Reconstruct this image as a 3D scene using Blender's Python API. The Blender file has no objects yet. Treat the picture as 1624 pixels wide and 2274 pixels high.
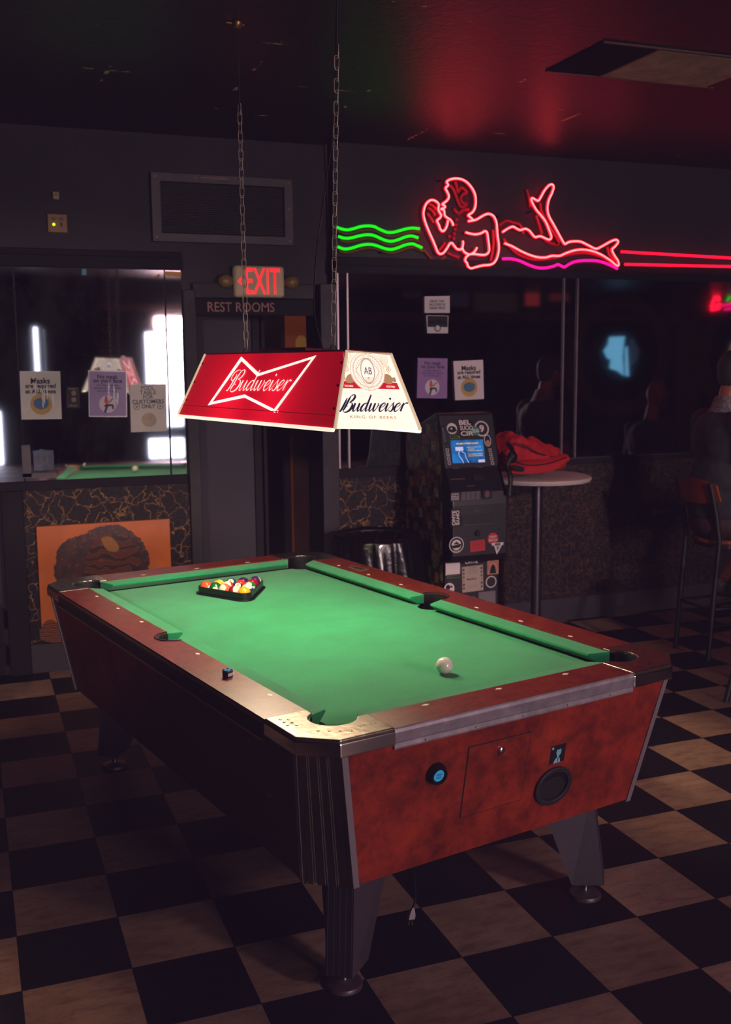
import bpy, bmesh, math, random
from mathutils import Vector, Matrix
random.seed(7)
C = bpy.context.scene.collection
V = Vector
PI = math.pi
# ------------------------------------------------------------------ camera numbers (metres, floor z=0, back wall at y = 1.7)
CAM = V((-0.0521, -4.4117, 1.731)); YAW, PITCH, ROLL, FPX = 0.3627, -0.1407, -0.0097, 2326.12
_f = V((math.sin(YAW)*math.cos(PITCH), math.cos(YAW)*math.cos(PITCH), math.sin(PITCH)))
_r0 = V((math.cos(YAW), -math.sin(YAW), 0)); _u0 = _r0.cross(_f)
_r = _r0*math.cos(ROLL)+_u0*math.sin(ROLL); _u = -_r0*math.sin(ROLL)+_u0*math.cos(ROLL)
def ray(px, py): return _f+_r*((px-812)/FPX)-_u*((py-1137)/FPX)
def hit(px, py, P, n):
    d = ray(px, py); P = V(P); n = V(n); return CAM+d*((P-CAM).dot(n)/d.dot(n))
def aty(px, py, y): return hit(px, py, (0, y, 0), (0, 1, 0))
def atz(px, py, z): return hit(px, py, (0, 0, z), (0, 0, 1))
YL, YR, ZC = 1.70, 1.60, 3.016          # back wall left / right of the doorway, ceiling height
# ------------------------------------------------------------------ materials
def lin(h):
    if not isinstance(h, str): return tuple(h)+(1,) if len(h) == 3 else tuple(h)
    h = h.lstrip('#'); o = []
    for i in (0, 2, 4):
        c = int(h[i:i+2], 16)/255
        o.append(c/12.92 if c <= .04045 else ((c+.055)/1.055)**2.4)
    return tuple(o)+(1,)
_mc = {}
def nodes(name):
    m = bpy.data.materials.new(name); m.use_nodes = True
    return m, m.node_tree.nodes, m.node_tree.links, m.node_tree.nodes['Principled BSDF']
def mat(name, col, rough=.6, metal=0., emit=0., ecol=None, noise=0., nscale=12., col2=None, bump=0., bscale=60., coat=0., spec=.5, alpha=1.):
    if name in _mc: return _mc[name]
    m, N, L, b = nodes(name)
    b.inputs['Base Color'].default_value = lin(col); b.inputs['Roughness'].default_value = rough
    b.inputs['Metallic'].default_value = metal; b.inputs['Coat Weight'].default_value = coat
    b.inputs['Specular IOR Level'].default_value = spec; b.inputs['Alpha'].default_value = alpha
    if emit:
        b.inputs['Emission Color'].default_value = lin(ecol or col); b.inputs['Emission Strength'].default_value = emit
    tc = None
    if noise or bump: tc = N.new('ShaderNodeTexCoord')
    if noise:
        n = N.new('ShaderNodeTexNoise'); n.inputs['Scale'].default_value = nscale; n.inputs['Detail'].default_value = 8; n.inputs['Roughness'].default_value = .65
        L.new(tc.outputs['Object'], n.inputs['Vector'])
        cr = N.new('ShaderNodeValToRGB'); cr.color_ramp.elements[0].position = .35; cr.color_ramp.elements[1].position = .68
        c1 = lin(col); c2 = lin(col2) if col2 else tuple(max(0, x*(1-noise)) for x in c1[:3])+(1,)
        cr.color_ramp.elements[0].color = c2; cr.color_ramp.elements[1].color = c1
        L.new(n.outputs['Fac'], cr.inputs['Fac']); L.new(cr.outputs['Color'], b.inputs['Base Color'])
    if bump:
        n2 = N.new('ShaderNodeTexNoise'); n2.inputs['Scale'].default_value = bscale; n2.inputs['Detail'].default_value = 6
        L.new(tc.outputs['Object'], n2.inputs['Vector'])
        bp = N.new('ShaderNodeBump'); bp.inputs['Strength'].default_value = bump; bp.inputs['Distance'].default_value = .01
        L.new(n2.outputs['Fac'], bp.inputs['Height']); L.new(bp.outputs['Normal'], b.inputs['Normal'])
    _mc[name] = m; return m
def math_n(N, L, op, a, b=None, c=None):
    n = N.new('ShaderNodeMath'); n.operation = op
    for i, x in enumerate((a, b, c)):
        if x is None: continue
        if isinstance(x, (int, float)): n.inputs[i].default_value = x
        else: L.new(x, n.inputs[i])
    return n.outputs[0]
def mix_c(N, L, fac, a, b):
    n = N.new('ShaderNodeMix'); n.data_type = 'RGBA'
    for s, x in ((n.inputs['Factor'], fac), (n.inputs[6], a), (n.inputs[7], b)):
        if isinstance(x, (int, float)): s.default_value = x
        elif isinstance(x, tuple): s.default_value = x
        else: L.new(x, s)
    return n.outputs[2]
def noise_n(N, L, vec, scale, detail=5, rough=.6):
    n = N.new('ShaderNodeTexNoise'); n.inputs['Scale'].default_value = scale; n.inputs['Detail'].default_value = detail; n.inputs['Roughness'].default_value = rough
    L.new(vec, n.inputs['Vector']); return n.outputs['Fac']
def ramp_n(N, L, fac, stops):
    cr = N.new('ShaderNodeValToRGB'); e = cr.color_ramp.elements
    while len(e) < len(stops): e.new(.5)
    for k, (p, c) in enumerate(stops): e[k].position = p; e[k].color = lin(c) if isinstance(c, (str, tuple)) else (c, c, c, 1)
    L.new(fac, cr.inputs['Fac']); return cr.outputs['Color']

def floor_mat():
    m, N, L, b = nodes('checker_vinyl'); tc = N.new('ShaderNodeTexCoord'); sp = N.new('ShaderNodeSeparateXYZ'); L.new(tc.outputs['Object'], sp.inputs[0])
    T = .3048
    x = math_n(N, L, 'DIVIDE', sp.outputs['X'], T); y = math_n(N, L, 'DIVIDE', sp.outputs['Y'], T)
    fx = math_n(N, L, 'FLOOR', x); fy = math_n(N, L, 'FLOOR', y)
    par = math_n(N, L, 'FLOORED_MODULO', math_n(N, L, 'ADD', fx, fy), 2.)
    par = math_n(N, L, 'GREATER_THAN', par, .5)
    # per-tile variation
    cb = N.new('ShaderNodeCombineXYZ'); L.new(fx, cb.inputs[0]); L.new(fy, cb.inputs[1])
    wn = N.new('ShaderNodeTexWhiteNoise'); wn.noise_dimensions = '3D'; L.new(cb.outputs[0], wn.inputs['Vector'])
    mp = N.new('ShaderNodeMapping'); mp.inputs['Scale'].default_value = (1, 3.2, 1); L.new(tc.outputs['Object'], mp.inputs['Vector'])
    n1 = noise_n(N, L, mp.outputs[0], 9, 9, .7); n2 = noise_n(N, L, tc.outputs['Object'], 2.2, 4); n3 = noise_n(N, L, mp.outputs[0], 46, 4, .6)
    light = ramp_n(N, L, n1, [(.3, '#72564c'), (.5, '#987868'), (.72, '#a88878')])
    spots = ramp_n(N, L, n3, [(.30, (.22, .2, .2)), (.40, (1, 1, 1))])
    lm = N.new('ShaderNodeMix'); lm.data_type = 'RGBA'; lm.blend_type = 'MULTIPLY'; lm.inputs[0].default_value = .75; L.new(light, lm.inputs[6]); L.new(spots, lm.inputs[7])
    dark = ramp_n(N, L, n3, [(.3, '#0d0a10'), (.60, '#110d13'), (.70, '#1c171d'), (.78, '#6a6268')])
    col = mix_c(N, L, par, lm.outputs[2], dark)
    # grime
    g = ramp_n(N, L, n2, [(.35, (.55, .5, .52)), (.6, (1, 1, 1))])
    gm = N.new('ShaderNodeMix'); gm.data_type = 'RGBA'; gm.blend_type = 'MULTIPLY'; gm.inputs[0].default_value = .8; L.new(col, gm.inputs[6]); L.new(g, gm.inputs[7])
    v = math_n(N, L, 'MULTIPLY_ADD', wn.outputs['Value'], .35, .8)
    hv = N.new('ShaderNodeHueSaturation'); L.new(v, hv.inputs['Value']); L.new(gm.outputs[2], hv.inputs['Color'])
    # joints
    def edge(c):
        fr = math_n(N, L, 'FRACT', c); return math_n(N, L, 'MINIMUM', fr, math_n(N, L, 'SUBTRACT', 1., fr))
    e = math_n(N, L, 'MINIMUM', edge(x), edge(y)); j = math_n(N, L, 'LESS_THAN', e, .004)
    fin = mix_c(N, L, j, hv.outputs[0], lin('#0b080b'))
    L.new(fin, b.inputs['Base Color'])
    rr = math_n(N, L, 'MULTIPLY_ADD', n1, .35, .40); L.new(rr, b.inputs['Roughness']); b.inputs['Specular IOR Level'].default_value = .22
    bp = N.new('ShaderNodeBump'); bp.inputs['Strength'].default_value = .12; bp.inputs['Distance'].default_value = .004; L.new(n1, bp.inputs['Height']); L.new(bp.outputs[0], b.inputs['Normal'])
    return m
def ceiling_mat():
    m, N, L, b = nodes('ceiling_tile_dark'); tc = N.new('ShaderNodeTexCoord'); sp = N.new('ShaderNodeSeparateXYZ'); L.new(tc.outputs['Object'], sp.inputs[0])
    S = .607
    x = math_n(N, L, 'DIVIDE', math_n(N, L, 'ADD', sp.outputs['X'], -2.44+S*20), S); y = math_n(N, L, 'DIVIDE', math_n(N, L, 'ADD', sp.outputs['Y'], .12+S*30), S)
    def edge(c):
        fr = math_n(N, L, 'FRACT', c); return math_n(N, L, 'MINIMUM', fr, math_n(N, L, 'SUBTRACT', 1., fr))
    e = math_n(N, L, 'MINIMUM', edge(x), edge(y))
    n = noise_n(N, L, tc.outputs['Object'], 3.0, 8, .7)
    base = ramp_n(N, L, n, [(.3, '#1c0e10'), (.7, '#2c1a1a')])
    lit_edge = math_n(N, L, 'GREATER_THAN', noise_n(N, L, tc.outputs['Object'], 3.5, 6, .75), .60)
    grid = mix_c(N, L, lit_edge, lin('#0c0506'), lin('#e8c098'))  # pale stretches of grid bar paint in edges that catch light
    jj = math_n(N, L, 'LESS_THAN', e, .016)
    fin = mix_c(N, L, jj, base, grid)
    L.new(fin, b.inputs['Base Color']); b.inputs['Roughness'].default_value = .36; b.inputs['Specular IOR Level'].default_value = .3
    bp = N.new('ShaderNodeBump'); bp.inputs['Strength'].default_value = .2; bp.inputs['Distance'].default_value = .02
    L.new(noise_n(N, L, tc.outputs['Object'], 30, 6), bp.inputs['Height']); L.new(bp.outputs[0], b.inputs['Normal'])
    return m
def crackle_mat(name='crackle_panel', scale=9., crack='#8a6238', base='#1a1318', thick=.05):
    m, N, L, b = nodes(name); tc = N.new('ShaderNodeTexCoord')
    ns = N.new('ShaderNodeTexNoise'); ns.inputs['Scale'].default_value = scale*.9; ns.inputs['Detail'].default_value = 6; L.new(tc.outputs['Object'], ns.inputs['Vector'])
    mx = N.new('ShaderNodeMix'); mx.data_type = 'VECTOR'; mx.inputs[0].default_value = .13
    L.new(tc.outputs['Object'], mx.inputs[4]); L.new(ns.outputs['Color'], mx.inputs[5])
    vo = N.new('ShaderNodeTexVoronoi'); vo.feature = 'DISTANCE_TO_EDGE'; vo.inputs['Scale'].default_value = scale; L.new(mx.outputs[1], vo.inputs['Vector'])
    nn = noise_n(N, L, tc.outputs['Object'], scale*1.5, 4)
    d = math_n(N, L, 'MULTIPLY', vo.outputs['Distance'], math_n(N, L, 'MULTIPLY_ADD', nn, 3., -.6))
    k = ramp_n(N, L, d, [(0., 1.), (thick*.5, .7), (thick, 0.)])
    fine = ramp_n(N, L, noise_n(N, L, tc.outputs['Object'], scale*4, 6, .7), [(.4, base), (.75, '#30262b')])
    crc = ramp_n(N, L, nn, [(.35, '#3a2a22'), (.6, crack)])
    fin = mix_c(N, L, k, fine, crc)
    L.new(fin, b.inputs['Base Color']); b.inputs['Roughness'].default_value = .6; b.inputs['Specular IOR Level'].default_value = .2
    return m
def mirror_mat(name='mirror_glass', dirt=.05, tint='#b8b4bd'):
    m, N, L, b = nodes(name); tc = N.new('ShaderNodeTexCoord')
    b.inputs['Metallic'].default_value = 1.; b.inputs['Base Color'].default_value = lin(tint); b.inputs['Roughness'].default_value = .03
    df = N.new('ShaderNodeBsdfDiffuse'); df.inputs['Color'].default_value = lin('#8d8894')
    mp = N.new('ShaderNodeMapping'); mp.inputs['Scale'].default_value = (1.6, 1, .8); L.new(tc.outputs['Object'], mp.inputs['Vector'])
    n1 = noise_n(N, L, mp.outputs[0], 2.4, 7, .65); n2 = noise_n(N, L, tc.outputs['Object'], 26, 6, .75)
    f1 = ramp_n(N, L, n1, [(.42, 0.), (.75, dirt*1.6)]); f2 = ramp_n(N, L, n2, [(.60, 0.), (.74, dirt*2.)])
    fa = math_n(N, L, 'ADD', f1, f2); ms = N.new('ShaderNodeMixShader'); L.new(math_n(N, L, 'MINIMUM', fa, .5), ms.inputs[0])
    L.new(b.outputs[0], ms.inputs[1]); L.new(df.outputs[0], ms.inputs[2])
    L.new(ms.outputs[0], N['Material Output'].inputs['Surface']); return m
def burl_mat(name, c1, c2, c3, rough=.35, scale=7.):
    m, N, L, b = nodes(name); tc = N.new('ShaderNodeTexCoord')
    n = noise_n(N, L, tc.outputs['Object'], scale, 9, .7); n2 = noise_n(N, L, tc.outputs['Object'], scale*3.3, 7, .75)
    s = math_n(N, L, 'MULTIPLY_ADD', n2, .5, math_n(N, L, 'MULTIPLY', n, .5))
    L.new(ramp_n(N, L, s, [(.36, c1), (.5, c2), (.62, c3)]), b.inputs['Base Color']); b.inputs['Roughness'].default_value = rough
    b.inputs['Specular IOR Level'].default_value = .45; return m
def cloth_mat():
    m, N, L, b = nodes('green_felt'); tc = N.new('ShaderNodeTexCoord')
    n = noise_n(N, L, tc.outputs['Object'], 3.2, 7, .6); f = noise_n(N, L, tc.outputs['Object'], 260, 3, .6)
    mp = N.new('ShaderNodeMapping'); mp.inputs['Scale'].default_value = (10, 2, 1); mp.inputs['Rotation'].default_value = (0, 0, .9); L.new(tc.outputs['Object'], mp.inputs['Vector'])
    st = noise_n(N, L, mp.outputs[0], 3.5, 6, .7)
    a = ramp_n(N, L, n, [(.3, '#0f8250'), (.7, '#1a9a64')])
    chalk = ramp_n(N, L, st, [(.70, 0.), (.80, .35)])
    a2 = mix_c(N, L, chalk, a, lin('#5fae8a'))
    fz = ramp_n(N, L, f, [(.3, .75), (.7, 1.)]); mm = N.new('ShaderNodeMix'); mm.data_type = 'RGBA'; mm.blend_type = 'MULTIPLY'; mm.inputs[0].default_value = .7
    L.new(a2, mm.inputs[6]); L.new(fz, mm.inputs[7]); L.new(mm.outputs[2], b.inputs['Base Color']); b.inputs['Roughness'].default_value = .95
    b.inputs['Specular IOR Level'].default_value = .15; b.inputs['Sheen Weight'].default_value = .25
    return m
def sticker_side_mat():
    m, N, L, b = nodes('sticker_collage'); tc = N.new('ShaderNodeTexCoord')
    mp = N.new('ShaderNodeMapping'); mp.inputs['Rotation'].default_value = (PI/2, 0, PI/2); L.new(tc.outputs['Object'], mp.inputs['Vector'])
    vo = N.new('ShaderNodeTexVoronoi'); vo.distance = 'CHEBYCHEV'; vo.inputs['Scale'].default_value = 15; vo.inputs['Randomness'].default_value = .9; L.new(mp.outputs[0], vo.inputs['Vector'])
    sp = N.new('ShaderNodeSeparateColor'); L.new(vo.outputs['Color'], sp.inputs[0])
    col = ramp_n(N, L, sp.outputs[0], [(0., '#7a5236'), (.2, '#c09a5c'), (.38, '#b03a26'), (.52, '#5f8a50'), (.66, '#c8baa4'), (.8, '#46606a'), (.9, '#e8cca0'), (1., '#15110f')])
    ink = ramp_n(N, L, noise_n(N, L, tc.outputs['Object'], 70, 3), [(.42, .18), (.55, 1.)])
    dk = ramp_n(N, L, vo.outputs['Distance'], [(.38, 1.), (.5, .12)])
    m1 = N.new('ShaderNodeMix'); m1.data_type = 'RGBA'; m1.blend_type = 'MULTIPLY'; m1.inputs[0].default_value = .8; L.new(col, m1.inputs[6]); L.new(ink, m1.inputs[7])
    m2 = N.new('ShaderNodeMix'); m2.data_type = 'RGBA'; m2.blend_type = 'MULTIPLY'; m2.inputs[0].default_value = 1.; L.new(m1.outputs[2], m2.inputs[6]); L.new(dk, m2.inputs[7])
    L.new(m2.outputs[2], b.inputs['Base Color']); b.inputs['Roughness'].default_value = .45; return m
def ball_mat(name, col, stripe, spot_dir, axis):
    m, N, L, b = nodes(name); tc = N.new('ShaderNodeTexCoord')
    nv = N.new('ShaderNodeVectorMath'); nv.operation = 'NORMALIZE'; L.new(tc.outputs['Object'], nv.inputs[0])
    def dot(v):
        d = N.new('ShaderNodeVectorMath'); d.operation = 'DOT_PRODUCT'; L.new(nv.outputs[0], d.inputs[0]); d.inputs[1].default_value = V(v).normalized(); return d.outputs['Value']
    cream = lin('#f3e6c8'); cur = lin(col)
    if stripe:
        band = math_n(N, L, 'LESS_THAN', math_n(N, L, 'ABSOLUTE', dot(axis)), .56); cur = mix_c(N, L, band, cream, lin(col))
    sp = math_n(N, L, 'GREATER_THAN', dot(spot_dir), .88); cur = mix_c(N, L, sp, cur, cream)
    L.new(cur, b.inputs['Base Color']); b.inputs['Roughness'].default_value = .12; b.inputs['Coat Weight'].default_value = .3; return m
# ------------------------------------------------------------------ mesh helper
def frame(O, X, Y):
    X = V(X).normalized(); Y = V(Y); Y = (Y-X*Y.dot(X)).normalized(); Z = X.cross(Y)
    return Matrix(((X.x, Y.x, Z.x, O[0]), (X.y, Y.y, Z.y, O[1]), (X.z, Y.z, Z.z, O[2]), (0, 0, 0, 1)))
class G:
    def __init__(s, M=None): s.bm = bmesh.new(); s.M = M
    def v(s, p, M=None):
        p = V(p); M = M or s.M
        return s.bm.verts.new(M @ p if M else p)
    def face(s, vs, mi=0):
        try: f = s.bm.faces.new(vs); f.material_index = mi; return f
        except ValueError: return None
    def poly(s, pts, mi=0, M=None): return s.face([s.v(p, M) for p in pts], mi)
    def hexa(s, b, t, mi=0, M=None):
        B = [s.v(p, M) for p in b]; T = [s.v(p, M) for p in t]; n = len(B)
        s.face(B[::-1], mi); s.face(T, mi)
        for i in range(n): s.face([B[i], B[(i+1) % n], T[(i+1) % n], T[i]], mi)
    def box(s, c, d, mi=0, M=None):
        x, y, z = c; a, b, e = d[0]/2, d[1]/2, d[2]/2
        q = [(x-a, y-b), (x+a, y-b), (x+a, y+b), (x-a, y+b)]
        s.hexa([(i, j, z-e) for i, j in q], [(i, j, z+e) for i, j in q], mi, M)
    def bb(s, x0, x1, y0, y1, z0, z1, mi=0, M=None): s.box(((x0+x1)/2, (y0+y1)/2, (z0+z1)/2), (x1-x0, y1-y0, z1-z0), mi, M)
    def prism(s, poly, z0, z1, mi=0, M=None):
        s.hexa([(p[0], p[1], z0) for p in poly], [(p[0], p[1], z1) for p in poly], mi, M)
    def ring(s, outer, inner, z0, z1, mi=0, M=None):
        n = len(outer); A = [[s.v((p[0], p[1], z), M) for p in P] for P in (outer, inner) for z in (z0, z1)]
        for i in range(n):
            j = (i+1) % n
            s.face([A[0][i], A[0][j], A[1][j], A[1][i]], mi); s.face([A[2][j], A[2][i], A[3][i], A[3][j]], mi)
            s.face([A[1][i], A[1][j], A[3][j], A[3][i]], mi); s.face([A[0][j], A[0][i], A[2][i], A[2][j]], mi)
    def tube(s, pts, r, n=8, closed=False, mi=0, M=None, cap=True):
        P = [V(p) for p in pts]; m = len(P); rs = r if isinstance(r, (list, tuple)) else [r]*m
        rings = []; up = None
        for i in range(m):
            if closed: t = (P[(i+1) % m]-P[i-1])
            else: t = P[min(i+1, m-1)]-P[max(i-1, 0)]
            t.normalize()
            if up is None:
                up = V((0, 0, 1)) if abs(t.z) < .9 else V((1, 0, 0))
            a = (up-t*up.dot(t)); a = a.normalized() if a.length > 1e-6 else t.orthogonal().normalized()
            up = a; b = t.cross(a)
            rings.append([s.v(P[i]+a*(math.cos(2*PI*k/n)*rs[i])+b*(math.sin(2*PI*k/n)*rs[i]), M) for k in range(n)])
        for i in range(m if closed else m-1):
            A, B = rings[i], rings[(i+1) % m]
            for k in range(n): s.face([A[k], A[(k+1) % n], B[(k+1) % n], B[k]], mi)
        if cap and not closed: s.face(rings[0][::-1], mi); s.face(rings[-1], mi)
    def lathe(s, prof, n=32, c=(0, 0, 0), mi=0, M=None):
        rings = []
        for r, z in prof:
            rings.append([s.v((c[0]+r*math.cos(2*PI*k/n), c[1]+r*math.sin(2*PI*k/n), c[2]+z), M) for k in range(n)] if r > 1e-6 else [s.v((c[0], c[1], c[2]+z), M)])
        for A, B in zip(rings, rings[1:]):
            for k in range(n):
                k2 = (k+1) % n
                if len(A) == 1 and len(B) == 1: continue
                if len(A) == 1: s.face([A[0], B[k], B[k2]], mi)
                elif len(B) == 1: s.face([A[k], A[k2], B[0]], mi)
                else: s.face([A[k], A[k2], B[k2], B[k]], mi)
    def sphere(s, c, r, n=24, mi=0, M=None, sc=(1, 1, 1)):
        m = n//2; rings = []
        for i in range(m+1):
            th = PI*i/m; z = math.cos(th); q = math.sin(th)
            rings.append([s.v((c[0]+sc[0]*r*q*math.cos(2*PI*k/n), c[1]+sc[1]*r*q*math.sin(2*PI*k/n), c[2]+sc[2]*r*z), M) for k in range(n if 0 < i < m else 1)])
        for A, B in zip(rings, rings[1:]):
            for k in range(n):
                k2 = (k+1) % n
                if len(A) == 1: s.face([A[0], B[k], B[k2]], mi)
                elif len(B) == 1: s.face([A[k], A[k2], B[0]], mi)
                else: s.face([A[k], A[k2], B[k2], B[k]], mi)
    def ribbon(s, pts, ws, z=0., mi=0, M=None, th=0.):
        # flat calligraphic stroke in the XY plane
        n = len(pts); Lp, Rp = [], []
        for i in range(n):
            a = V(pts[max(i-1, 0)]); b = V(pts[min(i+1, n-1)]); t = (b-a)
            t = t.normalized() if t.length > 1e-9 else V((1, 0)); nn = V((-t.y, t.x)); p = V(pts[i])
            Lp.append(p+nn*ws[i]/2); Rp.append(p-nn*ws[i]/2)
        A = [s.v((q.x, q.y, z), M) for q in Lp]; B = [s.v((q.x, q.y, z), M) for q in Rp]
        for i in range(n-1): s.face([A[i], B[i], B[i+1], A[i+1]], mi)
    def build(s, name, mats, parent=None, smooth=None, bevel=0., recalc=True, seg=2):
        if recalc: bmesh.ops.recalc_face_normals(s.bm, faces=s.bm.faces)
        me = bpy.data.meshes.new(name); s.bm.to_mesh(me); s.bm.free()
        for m in (mats if isinstance(mats, (list, tuple)) else [mats]): me.materials.append(m)
        if smooth is not None:
            for p in me.polygons: p.use_smooth = True
            try: me.set_sharp_from_angle(angle=math.radians(smooth))
            except Exception: pass
        o = bpy.data.objects.new(name, me); C.objects.link(o)
        if parent: o.parent = parent
        if bevel:
            b = o.modifiers.new('Bevel', 'BEVEL'); b.width = bevel; b.segments = seg; b.limit_method = 'ANGLE'; b.angle_limit = .7
        return o
def tag(o, label, cat, group=None, kind=None):
    if label: o['label'] = label
    if cat: o['category'] = cat
    if group: o['group'] = group
    if kind: o['kind'] = kind
    return o
def thing(name, label, cat, loc=(0, 0, 0), rotz=0., group=None):
    o = bpy.data.objects.new(name, None); C.objects.link(o); o.location = loc; o.rotation_euler = (0, 0, rotz); o.empty_display_size = .1
    return tag(o, label, cat, group)
def struct(o): o['kind'] = 'structure'; return o
def circ(cx, cy, r, n=32, a0=0., a1=2*PI, ry=None):
    full = abs(a1-a0-2*PI) < 1e-6; k = n if full else n+1
    return [(cx+r*math.cos(a0+(a1-a0)*i/n), cy+(ry or r)*math.sin(a0+(a1-a0)*i/n)) for i in range(k)]
def spline(pts, per=8, closed=False):
    P = [V(p) for p in pts]; n = len(P); out = []
    for i in range(n if closed else n-1):
        p1, p2 = P[i], P[(i+1) % n]
        p0 = P[i-1] if (i > 0 or closed) else p1*2-p2
        p3 = P[(i+2) % n] if (i+2 < n or closed) else p2*2-p1
        for k in range(per):
            t = k/per
            out.append(.5*((2*p1)+(p2-p0)*t+(2*p0-5*p1+4*p2-p3)*t*t+(3*p1-p0-3*p2+p3)*t**3))
    if not closed: out.append(P[-1])
    return out
def text_mesh(body, w=None, h=None, bold=0., spacing=1.):
    cu = bpy.data.curves.new('t', 'FONT'); cu.body = body; cu.align_x = 'CENTER'; cu.align_y = 'CENTER'; cu.offset = bold; cu.space_character = spacing; cu.resolution_u = 4
    o = bpy.data.objects.new('t', cu); C.objects.link(o)
    dg = bpy.context.evaluated_depsgraph_get(); me = bpy.data.meshes.new_from_object(o.evaluated_get(dg))
    bpy.data.objects.remove(o); bpy.data.curves.remove(cu)
    if len(me.vertices) == 0: return me
    xs = [v.co.x for v in me.vertices]; ys = [v.co.y for v in me.vertices]
    cx, cy = (min(xs)+max(xs))/2, (min(ys)+max(ys))/2; W, H = max(xs)-min(xs), max(ys)-min(ys)
    sx = w/W if w else (h/H); sy = h/H if h else sx
    if w and not h: sy = sx
    for v in me.vertices: v.co = V(((v.co.x-cx)*sx, (v.co.y-cy)*sy, 0))
    return me
def text(body, M, material, parent, w=None, h=None, bold=.0, name='lettering', spacing=1., lift=.0012):
    me = text_mesh(body, w, h, bold, spacing); me.materials.clear(); me.materials.append(material)
    me.transform(M @ Matrix.Translation((0, 0, lift))); me.name = name
    o = bpy.data.objects.new(name, me); C.objects.link(o); o.parent = parent
    if parent: o.matrix_parent_inverse = Matrix()
    return o
def texts(lines, M, material, parent, name='lettering'):
    """several lines -> ONE mesh; lines = (body, x, y, w, h, bold)"""
    g = bmesh.new()
    for body, x, y, w, h, b in lines:
        me = text_mesh(body, w, h, b); me.transform(M @ Matrix.Translation((x, y, .0012))); g.from_mesh(me); bpy.data.meshes.remove(me)
    me = bpy.data.meshes.new(name); g.to_mesh(me); g.free(); me.materials.append(material)
    o = bpy.data.objects.new(name, me); C.objects.link(o); o.parent = parent; return o
def loc_in(root, M):   # world matrix -> local of an unrotated root empty
    return Matrix.Translation(-V(root.location)) @ M
# script lettering: (x, y, width) strokes, x-height = 1
LET = {
 'B': (1.62, [[(.62, 1.45, .05), (.28, 1.02, .10), (-.02, 1.05, .12), (-.13, 1.4, .14), (.08, 1.82, .12), (.45, 2.0, .08), (.78, 1.95, .07)],
              [(.44, 1.62, .08), (.38, 1.1, .20), (.25, .35, .22), (.1, .0, .16), (-.08, .05, .08)],
              [(.84, 1.86, .07), (.74, 1.4, .20), (.6, .5, .20), (.48, .1, .12)],
              [(.7, 1.5, .05), (.9, 1.86, .08), (1.2, 2.02, .12), (1.42, 1.78, .24), (1.3, 1.35, .20), (.95, 1.08, .06), (1.3, 1.0, .12), (1.5, .62, .27), (1.3, .1, .22), (.85, -.12, .12), (.52, .05, .07), (.5, .38, .06), (.72, .62, .06), (.95, .6, .06)]]),
 'u': (1.06, [[(-.1, .3, .04), (.14, 1., .07)], [(.16, 1., .2), (.14, .3, .21), (.24, .0, .13), (.5, .2, .06), (.72, .9, .05)], [(.75, 1., .2), (.74, .28, .21), (.84, 0, .12), (1.1, .25, .05)]]),
 'd': (1.1, [[(.74, .8, .08), (.56, 1., .09), (.26, .82, .16), (.1, .38, .23), (.22, .02, .16), (.48, .15, .07), (.74, .62, .05)], [(.8, 2.0, .16), (.78, 1., .21), (.76, .28, .21), (.86, 0, .12), (1.12, .25, .05)]]),
 'w': (1.4, [[(-.02, .6, .04), (.14, 1., .07)], [(.16, 1., .2), (.14, .3, .21), (.26, .0, .14), (.5, .25, .06), (.66, .9, .05)], [(.68, 1., .2), (.66, .3, .21), (.8, .0, .14), (1.04, .3, .08), (1.16, .75, .12), (1.06, 1.02, .12)], [(1.1, .95, .06), (1.2, .74, .05), (1.42, .8, .05)]]),
 'e': (.8, [[(.0, .4, .05), (.45, .56, .06), (.66, .84, .10), (.5, 1.02, .10), (.22, .82, .16), (.1, .38, .23), (.26, .0, .17), (.55, .1, .07), (.82, .4, .05)]]),
 'i': (.52, [[(-.05, .4, .04), (.16, 1., .06)], [(.18, 1., .2), (.16, .28, .21), (.28, .0, .12), (.52, .3, .05)], [(.22, 1.42, .2), (.24, 1.52, .24), (.26, 1.62, .18)]]),
 's': (.68, [[(-.02, .3, .05), (.26, .85, .06), (.42, 1.1, .07)], [(.42, 1.12, .08), (.42, .8, .16), (.58, .42, .23), (.46, .04, .15), (.22, .0, .09), (.1, .16, .12)], [(.5, .05, .06), (.75, .4, .05)]]),
 'r': (.95, [[(-.02, .35, .05), (.22, .95, .07)], [(.27, 1.05, .10), (.27, .8, .18), (.24, .0, .22)], [(.26, .5, .06), (.48, .92, .09), (.7, 1.02, .16), (.86, .9, .2)]]),
}
def script_word(g, word, fn, wfac, mi=0, M=None, z=0., swash=True):
    """fn maps (x,y) letter space -> 2D plane point; wfac = plane size of 1 width unit"""
    x = 0.
    for ch in word:
        adv, strokes = LET[ch]
        for k, st in enumerate(strokes):
            if ch == 'B' and not swash and k == 0: continue
            sp = spline([V((a+x, b, w)) for a, b, w in st], 7)
            pts = [V(fn(q.x, q.y)) for q in sp]
            g.ribbon(pts, [max(.03, q.z)*wfac for q in sp], z, mi, M)
        x += adv
    return x
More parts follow.
